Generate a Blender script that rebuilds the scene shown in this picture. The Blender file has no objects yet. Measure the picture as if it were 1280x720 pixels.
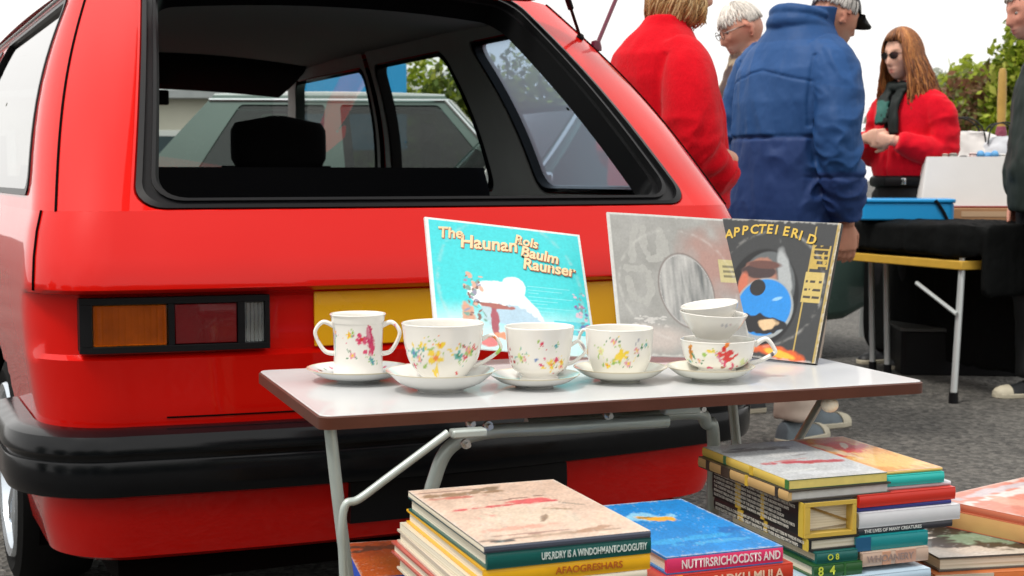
import bpy, bmesh, math, random
import numpy as np
from mathutils import Vector, Matrix, Euler
random.seed(7); RNG = np.random.default_rng(7)
SC = bpy.context.scene; COL = SC.collection
PI = math.pi
R = math.radians
# ---------------------------------------------------------------- camera maths
FPX = 1778.0; CH = 1.02; PITCH = math.atan(140 / FPX)
_F = np.array([0, math.cos(PITCH), -math.sin(PITCH)]); _U = np.array([0, math.sin(PITCH), math.cos(PITCH)]); _R = np.array([1.0, 0, 0])
_C = np.array([0, 0, CH])
def ray(px, py): return _F + _R * (px - 640) / FPX + _U * (360 - py) / FPX
def ptz(px, py, z):
    d = ray(px, py); return Vector(_C + d * ((z - CH) / d[2]))
def pty(px, py, y):
    d = ray(px, py); return Vector(_C + d * (y / d[1]))
# ---------------------------------------------------------------- noise (numpy value noise)
_T = np.random.default_rng(3).random((32, 32, 32)).astype(np.float32) * 2 - 1
def vnoise(p):
    p = np.asarray(p, dtype=np.float64); i = np.floor(p).astype(int); f = p - i; f = f * f * (3 - 2 * f)
    r = 0
    for dx in (0, 1):
        for dy in (0, 1):
            for dz in (0, 1):
                w = (f[..., 0] if dx else 1 - f[..., 0]) * (f[..., 1] if dy else 1 - f[..., 1]) * (f[..., 2] if dz else 1 - f[..., 2])
                r = r + w * _T[(i[..., 0] + dx) % 32, (i[..., 1] + dy) % 32, (i[..., 2] + dz) % 32]
    return r
def fbm(p, o=3):
    p = np.asarray(p, dtype=np.float64); r = 0; a = 1.0
    for k in range(o): r = r + a * vnoise(p * (2 ** k) + 7.3 * k); a *= .5
    return r
def n2(u, v, s, seed=0): return fbm(np.stack([u * s, v * s, np.full_like(u, seed + .5)], -1))
# ---------------------------------------------------------------- materials
MATS = {}
def pbr(name, col, rough=.5, metal=0.0, coat=0.0, spec=.5, bump=None, vary=0.0, vscale=8.0, trans=0.0, alpha=1.0, ior=1.45, sheen=0.0, emit=None):
    if name in MATS: return MATS[name]
    m = bpy.data.materials.new(name); m.use_nodes = True; nt = m.node_tree; b = nt.nodes['Principled BSDF']
    b.inputs['Base Color'].default_value = (*col, 1); b.inputs['Roughness'].default_value = rough; b.inputs['Metallic'].default_value = metal
    b.inputs['Coat Weight'].default_value = coat; b.inputs['Coat Roughness'].default_value = .03; b.inputs['Coat IOR'].default_value = 1.3; b.inputs['IOR'].default_value = ior
    b.inputs['Specular IOR Level'].default_value = spec; b.inputs['Transmission Weight'].default_value = trans; b.inputs['Alpha'].default_value = alpha
    b.inputs['Sheen Weight'].default_value = sheen
    tc = nt.nodes.new('ShaderNodeTexCoord')
    if vary:
        n = nt.nodes.new('ShaderNodeTexNoise'); n.inputs['Scale'].default_value = vscale; n.inputs['Detail'].default_value = 6
        nt.links.new(tc.outputs['Object'], n.inputs['Vector'])
        h = nt.nodes.new('ShaderNodeMix'); h.data_type = 'RGBA'
        h.inputs[6].default_value = tuple(c * (1 - vary) for c in col) + (1,); h.inputs[7].default_value = tuple(min(1, c * (1 + vary)) for c in col) + (1,)
        nt.links.new(n.outputs['Fac'], h.inputs[0]); nt.links.new(h.outputs[2], b.inputs['Base Color'])
        mr = nt.nodes.new('ShaderNodeMapRange'); mr.inputs[3].default_value = max(0, rough - .08); mr.inputs[4].default_value = min(1, rough + .1)
        nt.links.new(n.outputs['Fac'], mr.inputs[0]); nt.links.new(mr.outputs[0], b.inputs['Roughness'])
    if bump:
        n = nt.nodes.new('ShaderNodeTexNoise'); n.inputs['Scale'].default_value = bump[0]; n.inputs['Detail'].default_value = 5
        nt.links.new(tc.outputs['Object'], n.inputs['Vector'])
        bp = nt.nodes.new('ShaderNodeBump'); bp.inputs['Strength'].default_value = bump[1]; bp.inputs['Distance'].default_value = bump[2] if len(bump) > 2 else .01
        nt.links.new(n.outputs['Fac'], bp.inputs['Height']); nt.links.new(bp.outputs['Normal'], b.inputs['Normal'])
    MATS[name] = m; return m
def attr_mat(name, rough=.5, coat=0.0, spec=.5, bump=None, sheen=0.0, vary=.0, translucent=0.0, sss=0.0, fold=None):
    if name in MATS: return MATS[name]
    m = pbr(name, (1, 1, 1), rough, coat=coat, spec=spec, bump=bump, sheen=sheen); nt = m.node_tree; b = nt.nodes['Principled BSDF']
    a = nt.nodes.new('ShaderNodeVertexColor'); a.layer_name = 'Col'
    out = a.outputs['Color']
    if vary:
        n = nt.nodes.new('ShaderNodeTexNoise'); n.inputs['Scale'].default_value = 60; n.inputs['Detail'].default_value = 5
        tc = nt.nodes.new('ShaderNodeTexCoord'); nt.links.new(tc.outputs['Object'], n.inputs['Vector'])
        mr = nt.nodes.new('ShaderNodeMapRange'); mr.inputs[3].default_value = 1 - vary; mr.inputs[4].default_value = 1 + vary
        nt.links.new(n.outputs['Fac'], mr.inputs[0])
        mx = nt.nodes.new('ShaderNodeMix'); mx.data_type = 'RGBA'; mx.blend_type = 'MULTIPLY'; mx.inputs[0].default_value = 1
        nt.links.new(out, mx.inputs[6]); nt.links.new(mr.outputs[0], mx.inputs[7]); out = mx.outputs[2]
    nt.links.new(out, b.inputs['Base Color'])
    if fold:
        tcf = nt.nodes.new('ShaderNodeTexCoord'); prev = None
        for sc, dist, st, rdg in fold:
            mp = nt.nodes.new('ShaderNodeMapping'); mp.inputs['Scale'].default_value = sc; nf = nt.nodes.new('ShaderNodeTexNoise'); nf.inputs['Scale'].default_value = 1; nf.inputs['Detail'].default_value = 3; nf.inputs['Distortion'].default_value = .6
            nt.links.new(tcf.outputs['Object'], mp.inputs[0]); nt.links.new(mp.outputs[0], nf.inputs['Vector'])
            s1 = nt.nodes.new('ShaderNodeMath'); s1.operation = 'SUBTRACT'; nt.links.new(nf.outputs['Fac'], s1.inputs[0]); s1.inputs[1].default_value = .5
            s2 = nt.nodes.new('ShaderNodeMath'); s2.operation = 'ABSOLUTE'; nt.links.new(s1.outputs[0], s2.inputs[0]); s3 = nt.nodes.new('ShaderNodeMath'); s3.operation = 'POWER'; nt.links.new(s2.outputs[0], s3.inputs[0]); s3.inputs[1].default_value = .6
            bpf = nt.nodes.new('ShaderNodeBump'); bpf.inputs['Strength'].default_value = st; bpf.inputs['Distance'].default_value = dist; nt.links.new((s3 if rdg else nf).outputs[0], bpf.inputs['Height'])
            if prev: nt.links.new(prev.outputs[0], bpf.inputs['Normal'])
            prev = bpf
        nt.links.new(prev.outputs[0], b.inputs['Normal'])
    if sss: b.inputs['Subsurface Weight'].default_value = sss; b.inputs['Subsurface Radius'].default_value = (.012, .005, .003)
    if translucent:
        t = nt.nodes.new('ShaderNodeBsdfTranslucent'); nt.links.new(out, t.inputs['Color']); mxs = nt.nodes.new('ShaderNodeMixShader')
        mxs.inputs[0].default_value = translucent; o = nt.nodes['Material Output']
        nt.links.new(b.outputs[0], mxs.inputs[1]); nt.links.new(t.outputs[0], mxs.inputs[2]); nt.links.new(mxs.outputs[0], o.inputs['Surface'])
    return m
def glass_mat(name, tint, refl=1.5, gloss_min=.04, body=None, body_fac=0.0, power=4.5):
    if name in MATS: return MATS[name]
    m = bpy.data.materials.new(name); m.use_nodes = True; nt = m.node_tree; nt.nodes.remove(nt.nodes['Principled BSDF']); o = nt.nodes['Material Output']
    t = nt.nodes.new('ShaderNodeBsdfTransparent'); t.inputs['Color'].default_value = (*tint, 1)
    g = nt.nodes.new('ShaderNodeBsdfGlossy'); g.inputs['Roughness'].default_value = .01
    lw = nt.nodes.new('ShaderNodeLayerWeight'); lw.inputs['Blend'].default_value = .5; f0 = ((refl - 1) / (refl + 1)) ** 2
    pw = nt.nodes.new('ShaderNodeMath'); pw.operation = 'POWER'; nt.links.new(lw.outputs['Facing'], pw.inputs[0]); pw.inputs[1].default_value = power
    f = nt.nodes.new('ShaderNodeMath'); f.operation = 'MULTIPLY_ADD'; nt.links.new(pw.outputs[0], f.inputs[0]); f.inputs[1].default_value = 1 - f0; f.inputs[2].default_value = f0
    mx = nt.nodes.new('ShaderNodeMixShader'); src = t
    if body:
        d = nt.nodes.new('ShaderNodeBsdfTranslucent'); d.inputs['Color'].default_value = (*body, 1); m2 = nt.nodes.new('ShaderNodeMixShader'); m2.inputs[0].default_value = body_fac
        nt.links.new(t.outputs[0], m2.inputs[1]); nt.links.new(d.outputs[0], m2.inputs[2]); src = m2
    nt.links.new(f.outputs[0], mx.inputs[0]); nt.links.new(src.outputs[0], mx.inputs[1]); nt.links.new(g.outputs[0], mx.inputs[2]); nt.links.new(mx.outputs[0], o.inputs['Surface'])
    MATS[name] = m; return m
# ---------------------------------------------------------------- mesh builder
def frame_of(d):
    d = d.normalized(); a = Vector((0, 0, 1)) if abs(d.z) < .9 else Vector((1, 0, 0))
    x = d.cross(a).normalized(); return x, x.cross(d).normalized()
def smooth_path(pts, n=6):
    P = [Vector(p) for p in pts]; out = []
    for i in range(len(P) - 1):
        p0 = P[max(0, i - 1)]; p1 = P[i]; p2 = P[i + 1]; p3 = P[min(len(P) - 1, i + 2)]
        for k in range(n):
            t = k / n; out.append(.5 * ((2 * p1) + (p2 - p0) * t + (2 * p0 - 5 * p1 + 4 * p2 - p3) * t * t + (3 * p1 - p0 - 3 * p2 + p3) * t ** 3))
    out.append(P[-1]); return out
class MB:
    def __init__(s): s.v = []; s.f = []; s.mi = []; s.c = None
    def add(s, vs, fs, mi=0, col=None):
        o = len(s.v); s.v += [tuple(v) for v in vs]
        for f in fs: s.f.append(tuple(i + o for i in f)); s.mi.append(mi)
        if col is not None or s.c is not None:
            if s.c is None: s.c = [(1, 1, 1)] * o
            if col is None: col = (1, 1, 1)
            if len(np.shape(col)) == 1: s.c += [tuple(col)] * len(vs)
            else: s.c += [tuple(c) for c in col]
        return s
    def box(s, c, d, M=None, mi=0, col=None):
        x, y, z = [k / 2 for k in d]; vs = [Vector((c[0] + i * x, c[1] + j * y, c[2] + k * z)) for i in (-1, 1) for j in (-1, 1) for k in (-1, 1)]
        if M: vs = [M @ v for v in vs]
        return s.add(vs, [(0, 1, 3, 2), (4, 6, 7, 5), (0, 4, 5, 1), (2, 3, 7, 6), (0, 2, 6, 4), (1, 5, 7, 3)], mi, col)
    def loft(s, rings, cap=True, mi=0, closed=True, col=None):
        n = len(rings[0]); vs = [p for r in rings for p in r]; fs = []
        for i in range(len(rings) - 1):
            for j in range(n if closed else n - 1):
                k = (j + 1) % n; fs.append((i * n + j, i * n + k, (i + 1) * n + k, (i + 1) * n + j))
        if cap and closed: fs.append(tuple(range(n - 1, -1, -1))); fs.append(tuple((len(rings) - 1) * n + j for j in range(n)))
        return s.add(vs, fs, mi, col)
    def tube(s, pts, r, seg=10, cap=True, mi=0, col=None, flat=1.0, round_ends=False):
        P = [Vector(p) for p in pts]
        rs = list(r) if hasattr(r, '__len__') else [r] * len(P)
        if round_ends:
            d0 = (P[0] - P[1]).normalized(); d1 = (P[-1] - P[-2]).normalized()
            P = [P[0] + d0 * rs[0] * .95, P[0] + d0 * rs[0] * .7] + P + [P[-1] + d1 * rs[-1] * .7, P[-1] + d1 * rs[-1] * .95]
            rs = [rs[0] * .25, rs[0] * .7] + rs + [rs[-1] * .7, rs[-1] * .25]
        rings = []; px = None
        for i, p in enumerate(P):
            d = (P[min(i + 1, len(P) - 1)] - P[max(i - 1, 0)])
            if px is None: x, y = frame_of(d)
            else:
                d = d.normalized(); x = (px - d * px.dot(d))
                x = x.normalized() if x.length > 1e-6 else frame_of(d)[0]
                y = x.cross(d).normalized()
            px = x
            rings.append([p + x * rs[i] * math.cos(2 * PI * k / seg) + y * rs[i] * flat * math.sin(2 * PI * k / seg) for k in range(seg)])
        return s.loft(rings, cap, mi, True, col)
    def lathe(s, prof, seg=48, M=None, mi=0, col=None):
        rings = [[Vector((r * math.cos(2 * PI * k / seg), r * math.sin(2 * PI * k / seg), z)) for k in range(seg)] for r, z in prof]
        if M: rings = [[M @ p for p in r] for r in rings]
        return s.loft(rings, False, mi, True, col)
    def grid(s, fn, nu, nv, mi=0, col=None):
        vs = [fn(i / nu, j / nv) for j in range(nv + 1) for i in range(nu + 1)]
        fs = [(j * (nu + 1) + i, j * (nu + 1) + i + 1, (j + 1) * (nu + 1) + i + 1, (j + 1) * (nu + 1) + i) for j in range(nv) for i in range(nu)]
        return s.add(vs, fs, mi, col)
    def prism(s, out, z0, z1, M=None, mi=0, col=None):
        n = len(out); vs = [Vector((p[0], p[1], z0)) for p in out] + [Vector((p[0], p[1], z1)) for p in out]
        if M: vs = [M @ v for v in vs]
        return s.add(vs, [tuple(range(n - 1, -1, -1)), tuple(range(n, 2 * n))] + [(i, (i + 1) % n, n + (i + 1) % n, n + i) for i in range(n)], mi, col)
    def sphere(s, c, r, seg=16, rings=10, mi=0, col=None, M=None):
        r3 = r if hasattr(r, '__len__') else (r, r, r); c = Vector(c)
        rr = []
        for i in range(rings + 1):
            th = PI * i / rings * .998 + .001 * PI
            rr.append([c + (M @ Vector((r3[0] * math.sin(th) * math.cos(2 * PI * k / seg), r3[1] * math.sin(th) * math.sin(2 * PI * k / seg), r3[2] * math.cos(th))) if M else Vector((r3[0] * math.sin(th) * math.cos(2 * PI * k / seg), r3[1] * math.sin(th) * math.sin(2 * PI * k / seg), r3[2] * math.cos(th)))) for k in range(seg)])
        return s.loft(rr, True, mi, True, col)
    def mesh(s, name, mats, sharp=40, normals=True):
        me = bpy.data.meshes.new(name); me.from_pydata(s.v, [], s.f)
        for m in (mats if isinstance(mats, (list, tuple)) else [mats]): me.materials.append(m)
        me.polygons.foreach_set('material_index', s.mi)
        if normals:
            bm = bmesh.new(); bm.from_mesh(me); bmesh.ops.recalc_face_normals(bm, faces=bm.faces); bm.to_mesh(me); bm.free()
        if s.c is not None: set_col(me, np.array(s.c, dtype=np.float32))
        me.polygons.foreach_set('use_smooth', [True] * len(me.polygons))
        if sharp: me.set_sharp_from_angle(angle=R(sharp))
        me.update(); return me
    def build(s, name, mats, parent=None, sharp=40, bevel=0, normals=True, world=False):
        o = bpy.data.objects.new(name, s.mesh(name, mats, sharp, normals)); COL.objects.link(o)
        if bevel:
            b = o.modifiers.new('bevel', 'BEVEL'); b.width = bevel; b.segments = 2; b.limit_method = 'ANGLE'; b.angle_limit = R(50)
        if parent: attach(o, parent, world)
        return o
def set_col(me, c):
    a = me.color_attributes.get('Col') or me.color_attributes.new('Col', 'FLOAT_COLOR', 'POINT')
    a.data.foreach_set('color', np.concatenate([c, np.ones((len(c), 1), np.float32)], 1).astype(np.float32).ravel())
def wmat(o):
    m = o.matrix_basis.copy()
    if o.parent: m = wmat(o.parent) @ o.matrix_parent_inverse @ m
    return m
def attach(o, parent, world=True):
    o.parent = parent
    if world: o.matrix_parent_inverse = wmat(parent).inverted()
def tag(o, label, cat, group=None, kind=None):
    if label: o['label'] = label
    if cat: o['category'] = cat
    if group: o['group'] = group
    if kind: o['kind'] = kind
    return o
def thing(name, label, cat, loc=(0, 0, 0), rz=0.0, group=None):
    o = bpy.data.objects.new(name, None); COL.objects.link(o); o.empty_display_size = .1
    o.location = loc; o.rotation_euler = (0, 0, rz); return tag(o, label, cat, group)
def text_mb(mb, body, size, M, mi=0, shear=0.0, bold=0.0, space=1.0, ext=.0004):
    cu = bpy.data.curves.new('t', 'FONT'); cu.body = body; cu.size = size; cu.extrude = ext; cu.shear = shear; cu.offset = bold; cu.space_character = space; cu.align_x = 'LEFT'; cu.resolution_u = 3
    o = bpy.data.objects.new('t', cu); me = bpy.data.meshes.new_from_object(o)
    mb.add([M @ v.co for v in me.vertices], [tuple(p.vertices) for p in me.polygons], mi)
    w = max((v.co.x for v in me.vertices), default=0)
    bpy.data.objects.remove(o); bpy.data.meshes.remove(me); bpy.data.curves.remove(cu); return w
def remesh(mb, voxel, smooth=2, subdiv=0):
    """union of closed shells as one continuous skin, returned as (verts, faces)"""
    me = bpy.data.meshes.new('tmp'); me.from_pydata(mb.v, [], mb.f)
    bm = bmesh.new(); bm.from_mesh(me); bmesh.ops.recalc_face_normals(bm, faces=bm.faces); bm.to_mesh(me); bm.free()
    o = bpy.data.objects.new('tmp', me); COL.objects.link(o)
    m = o.modifiers.new('r', 'REMESH'); m.mode = 'VOXEL'; m.voxel_size = voxel
    if smooth:
        q = o.modifiers.new('s', 'SMOOTH'); q.factor = .5; q.iterations = smooth
    dg = bpy.context.evaluated_depsgraph_get(); e = o.evaluated_get(dg); m2 = bpy.data.meshes.new_from_object(e)
    bpy.data.objects.remove(o); bpy.data.meshes.remove(me); return m2
def mverts(me):
    a = np.empty(len(me.vertices) * 3, np.float32); me.vertices.foreach_get('co', a); return a.reshape(-1, 3).astype(np.float64)
def mnormals(me):
    a = np.empty(len(me.vertices) * 3, np.float32); me.vertex_normals.foreach_get('vector', a); return a.reshape(-1, 3).astype(np.float64)
def setv(me, v): me.vertices.foreach_set('co', v.astype(np.float32).ravel()); me.update()
def mesh_obj(name, me, mats, parent=None, world=False):
    me.name = name; me.materials.clear()
    for m in (mats if isinstance(mats, (list, tuple)) else [mats]): me.materials.append(m)
    me.polygons.foreach_set('use_smooth', [True] * len(me.polygons)); me.update()
    o = bpy.data.objects.new(name, me); COL.objects.link(o)
    if parent: attach(o, parent, world)
    return o
def sstep(a, b, x):
    t = np.clip((x - a) / (b - a), 0, 1); return t * t * (3 - 2 * t)
def gs(x, s): return np.exp(-(x / s) ** 2)
# ---------------------------------------------------------------- camera, light, sky
cam = bpy.data.cameras.new('camera'); cam.lens = 50; cam.sensor_width = 36; cam.clip_end = 600; cam.clip_start = .05
cam.dof.use_dof = True; cam.dof.focus_distance = 2.25; cam.dof.aperture_fstop = 13
co = bpy.data.objects.new('camera', cam); COL.objects.link(co); co.location = (0, 0, CH); co.rotation_euler = (PI / 2 - PITCH, 0, 0); SC.camera = co
SUN_EL, SUN_AZ = 62.0, -128.0   # azimuth from +Y towards +X, where the sun stands
sun = bpy.data.lights.new('sun', 'SUN'); sun.energy = 1.5; sun.angle = R(10); sun.color = (1, .94, .86)
so = bpy.data.objects.new('sun', sun); COL.objects.link(so)
sd = Vector((math.sin(R(SUN_AZ)) * math.cos(R(SUN_EL)), math.cos(R(SUN_AZ)) * math.cos(R(SUN_EL)), math.sin(R(SUN_EL))))
so.rotation_euler = sd.to_track_quat('Z', 'Y').to_euler()
w = bpy.data.worlds.new('World'); SC.world = w; w.use_nodes = True; nt = w.node_tree; bg = nt.nodes['Background']
sky = nt.nodes.new('ShaderNodeTexSky'); sky.sky_type = 'NISHITA'; sky.sun_disc = False; sky.sun_elevation = R(SUN_EL); sky.sun_rotation = R(SUN_AZ); sky.dust_density = 4; sky.air_density = 1.0; sky.ozone_density = 1
hs = nt.nodes.new('ShaderNodeHueSaturation'); hs.inputs['Saturation'].default_value = .14; hs.inputs['Value'].default_value = 1.0
# a bright overcast: thin white cloud over most of the sky
tc_ = nt.nodes.new('ShaderNodeTexCoord'); cl = nt.nodes.new('ShaderNodeTexNoise'); cl.inputs['Scale'].default_value = 2.2; cl.inputs['Detail'].default_value = 6; nt.links.new(tc_.outputs['Generated'], cl.inputs['Vector'])
cr_ = nt.nodes.new('ShaderNodeValToRGB'); cr_.color_ramp.elements[0].position = .3; cr_.color_ramp.elements[0].color = (6.2, 6.1, 5.95, 1); cr_.color_ramp.elements[1].position = .7; cr_.color_ramp.elements[1].color = (8.6, 8.45, 8.2, 1); nt.links.new(cl.outputs['Fac'], cr_.inputs[0])
mx_ = nt.nodes.new('ShaderNodeMix'); mx_.data_type = 'RGBA'; mx_.inputs[0].default_value = .86
nt.links.new(sky.outputs[0], hs.inputs['Color']); nt.links.new(hs.outputs[0], mx_.inputs[6]); nt.links.new(cr_.outputs[0], mx_.inputs[7]); nt.links.new(mx_.outputs[2], bg.inputs['Color']); bg.inputs['Strength'].default_value = .125
SC.view_settings.view_transform = 'Standard'; SC.view_settings.look = 'None'; SC.view_settings.exposure = .62; SC.view_settings.gamma = 1
SC.cycles.use_denoising = True; SC.cycles.max_bounces = 8; SC.cycles.transparent_max_bounces = 16
# ================================================================ red hatchback
M_red = pbr('red_paint', (.62, .0042, .0012), .38, coat=.9, spec=.10, vary=.05, vscale=3)
def dust(m):
    nt = m.node_tree; b = nt.nodes['Principled BSDF']; tc = nt.nodes.new('ShaderNodeTexCoord'); n = nt.nodes.new('ShaderNodeTexNoise'); n.inputs['Scale'].default_value = 5; n.inputs['Detail'].default_value = 10; n.inputs['Roughness'].default_value = .7; nt.links.new(tc.outputs['Object'], n.inputs['Vector'])
    mr = nt.nodes.new('ShaderNodeMapRange'); mr.inputs[1].default_value = .35; mr.inputs[2].default_value = .75; mr.inputs[3].default_value = .008; mr.inputs[4].default_value = .055; b.inputs['Coat IOR'].default_value = 1.34; nt.links.new(n.outputs['Fac'], mr.inputs[0]); nt.links.new(mr.outputs[0], b.inputs['Coat Roughness'])
    w_ = nt.nodes.new('ShaderNodeTexNoise'); w_.inputs['Scale'].default_value = 2.2; w_.inputs['Detail'].default_value = 1; nt.links.new(tc.outputs['Object'], w_.inputs['Vector']); bp = nt.nodes.new('ShaderNodeBump'); bp.inputs['Strength'].default_value = .07; bp.inputs['Distance'].default_value = .02; nt.links.new(w_.outputs['Fac'], bp.inputs['Height']); nt.links.new(bp.outputs[0], b.inputs['Coat Normal'])
dust(M_red)
M_blk = pbr('black_trim', (.007, .007, .008), .40, spec=.18, bump=(220, .08, .002))
M_rub = pbr('seal_rubber', (.008, .008, .009), .32, spec=.2)
M_bump = pbr('bumper_plastic', (.003, .0035, .0045), .16, spec=.32, vary=.3, vscale=30)
M_int = pbr('interior_cloth', (.008, .008, .009), .95, spec=.1, bump=(300, .2, .002))
M_trim = pbr('interior_trim', (.30, .31, .30), .6, vary=.2, vscale=6)
M_head = pbr('headlining', (.40, .40, .39), .85, bump=(200, .15, .002))
M_chr = pbr('chrome', (.7, .72, .74), .12, metal=1)
M_alloy = pbr('alloy_silver', (.62, .68, .74), .25, metal=.9, vary=.1)
M_tyre = pbr('tyre_rubber', (.007, .007, .007), .85, spec=.1, bump=(60, .2, .003))
M_gap = pbr('panel_gap', (.003, .0015, .0015), .9, spec=.05)
G_side = glass_mat('window_glass', (.62, .66, .66), 2.6, power=2.4)
G_blue = glass_mat('tinted_glass', (.42, .56, .70), 1.6, body=(.55, .70, .85), body_fac=.36)
G_clear = glass_mat('clear_glass', (.86, .93, .90), 1.5)
CARO = Vector((-.178 + .034 * .9063, 3.069 + .034 * .4226, 0)); CARZ = R(25)
car = thing('parked_car', 'red hatchback parked with its tailgate raised, seen from behind', 'car', CARO, CARZ)
def outl(hw, rt, bow, rcs=.16, rct=.175, tf=5.0, n1=100, n2=12, n3=24):
    P = []
    for i in range(n1): P.append((-hw, tf - .3 + (rt + rct - tf + .3) * i / n1))
    for i in range(n2): a = PI / 2 * i / n2; P.append((-(hw - rcs) - rcs * math.cos(a), rt + rct - rct * math.sin(a)))
    for i in range(n3 + 1):
        s = -(hw - rcs) + 2 * (hw - rcs) * i / n3; P.append((s, rt - bow * (1 - (s / (hw - rcs)) ** 2)))
    L = P[:n1 + n2]; P += [(-s, t) for s, t in reversed(L)]
    for i in range(1, 9): a = PI / 2 * i / 8; P.append((hw - .35 + .35 * math.cos(a), tf - .3 + .3 * math.sin(a)))
    for i in range(0, 8): a = PI / 2 * (1 - i / 8); P.append((-(hw - .35 + .35 * math.cos(a)), tf - .3 + .3 * math.sin(a)))
    return [(s * 1.0415, t) for s, t in P]
LV = [(.222, .755, .115, .04), (.236, .772, .085, .045), (.30, .785, .06, .05), (.40, .79, .05, .055), (.47, .795, .035, .06), (.54, .80, .025, .06), (.60, .808, .02, .06), (.655, .815, .014, .06),
      (.665, .816, .03, .06), (.70, .818, .03, .06), (.74, .82, .03, .06), (.775, .82, .028, .06), (.785, .82, .02, .06), (.79, .82, -.012, .06), (.797, .82, -.022, .06), (.81, .82, -.022, .06), (.86, .815, -.002, .06), (.91, .806, .02, .06), (.95, .795, .04, .06)]
def lvl(z):
    for a, b in zip(LV, LV[1:]):
        if a[0] <= z <= b[0]:
            k = (z - a[0]) / (b[0] - a[0]); return tuple(x + (y - x) * k for x, y in zip(a, b))
    return LV[0] if z < LV[0][0] else LV[-1]
def rear_t(s, z, rcs=.16, rct=.175):
    _, hw, rt, bow = lvl(z); q = hw - rcs; s = s / 1.0415
    if abs(s) <= q: return rt - bow * (1 - (s / q) ** 2)
    k = min(1, (abs(s) - q) / rcs); return rt + rct - rct * math.sqrt(max(0, 1 - k * k))
WHEEL_T, WHEEL_R = .88, .285
mb = MB(); rings = [[Vector((s, t, z)) for s, t in outl(hw, rt, bw)] for z, hw, rt, bw in LV]
# wheel arch: pull nearby rows onto the arch circle, then drop what lies inside
extra = []
for z in (.32, .36, .38, .42, .44, .50, .52, .56, .58, .62, .64): extra.append((z,) + lvl(z)[1:])
LV2 = sorted(LV + extra); rings = [[Vector((s, t, z)) for s, t in outl(hw, rt, bw)] for z, hw, rt, bw in LV2]
AR = .325
for r in rings:
    for p in r:
        if abs(p.x) > .6:
            for wt in (WHEEL_T, 4.1):
                d = math.hypot(p.y - wt, p.z - .285)
                if abs(d - AR) < .022: p.y = wt + (p.y - wt) * AR / d; p.z = .285 + (p.z - .285) * AR / d
mb.loft(rings, cap=False)
keep = []
for f in mb.f:
    c = sum((Vector(mb.v[i]) for i in f), Vector()) / len(f)
    if abs(c.x) > .6 and any(math.hypot(c.y - wt, c.z - .285) < AR for wt in (WHEEL_T, 4.1)): continue
    keep.append(f)
mb.f = keep; mb.mi = [0] * len(keep)
# bonnet lid: closes the front of the body ahead of the windscreen
mb.grid(lambda u, v: Vector(((u * 2 - 1) * .795, 4.15 + v * .82 , .951 - .10 * v * v + .02 * (1 - (2 * u - 1) ** 2) * (1 - v))), 10, 8)
mb.build('body_shell', M_red, car, sharp=35)
# shut lines of the tailgate, lying proud of the paint
for sgn in (-1, 1):
    mg = MB(); pts = []
    for k in range(24):
        z = .795 + (.95 - .795) * k / 23; _, hw, rt, bw = lvl(z); a = R(22)
        pts.append(Vector((1.0415 * sgn * (hw - .16 + .16 * math.cos(a) + .0005), rt + .175 - .175 * math.sin(a) - .0005, z)))
    mg.tube(pts, .0032, 6); mg.build('panel_gap', M_gap, car)
mg = MB(); pts = [Vector((s, rear_t(s, .534) - .001, .534)) for s in np.linspace(-.60, .60, 40)]
mg.tube(pts, .0018, 6)
mg.build('panel_gap', M_gap, car)
# ---- greenhouse
Z0 = .95
def zr(s): return 1.49 + .045 * (1 - (s / .66) ** 2)
U_HW, U_RT, U_BOW, U_RCS, U_RCT = .645, .73, .05, .14, .045
def low(seg, a, sg):
    hw, rt, bw, rcs, rct = .828, .04, .06, .1666, .175
    if seg == 's': return Vector((sg * hw, 4.3 + (rt + rct - 4.3) * a, Z0))
    if seg == 'c': b = PI / 2 * a; return Vector((sg * (hw - rcs + rcs * math.cos(b)), rt + rct - rct * math.sin(b), Z0))
    s = (2 * a - 1) * (hw - rcs); return Vector((s, rt - bw * (1 - (s / (hw - rcs)) ** 2), Z0))
def upp(seg, a, sg):
    if seg == 's': p = (sg * U_HW, 3.4 + (U_RT + U_RCT - 3.4) * a)
    elif seg == 'c': b = PI / 2 * a; p = (sg * (U_HW - U_RCS + U_RCS * math.cos(b)), U_RT + U_RCT - U_RCT * math.sin(b))
    else: s = (2 * a - 1) * (U_HW - U_RCS); p = (s, U_RT - U_BOW * (1 - (s / (U_HW - U_RCS)) ** 2))
    return Vector((p[0], p[1], zr(p[0])))
def GS(seg, a, v, sg=1, off=0.0):
    L, T = low(seg, a, sg), upp(seg, a, sg); P = L.lerp(T, v); b = .028 * math.sin(PI * v)
    if seg == 's': n = Vector((sg, 0, .25))
    elif seg == 'c': th = PI / 2 * a; n = Vector((sg * math.cos(th), -math.sin(th), .3))
    else: n = Vector((0, -1, .55))
    n.normalize(); return P + n * (b + off)
def rrect(x0, y0, x1, y1, r, sx, sy, n=6, m=10):
    """rounded rectangle in parameter space; sx, sy = metres per unit"""
    out = []; rx, ry = r / sx, r / sy
    cs = [(x1 - rx, y1 - ry, 0), (x0 + rx, y1 - ry, 90), (x0 + rx, y0 + ry, 180), (x1 - rx, y0 + ry, 270)]
    for i, (cx, cy, a0) in enumerate(cs):
        arc = [(cx + rx * math.cos(R(a0 + 90 * k / n)), cy + ry * math.sin(R(a0 + 90 * k / n))) for k in range(n + 1)]
        out += arc; nx = cs[(i + 1) % 4]; q = (nx[0] + rx * math.cos(R(nx[2])), nx[1] + ry * math.sin(R(nx[2]))); p = arc[-1]
        out += [(p[0] + (q[0] - p[0]) * k / m, p[1] + (q[1] - p[1]) * k / m) for k in range(1, m)]
    return out
def ringmesh(mb, loops, fn, mi=0):
    n = len(loops[0][0]); mb.loft([[fn(a, v, o) for a, v in lp] for lp, o in loops], cap=False, mi=mi)
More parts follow.
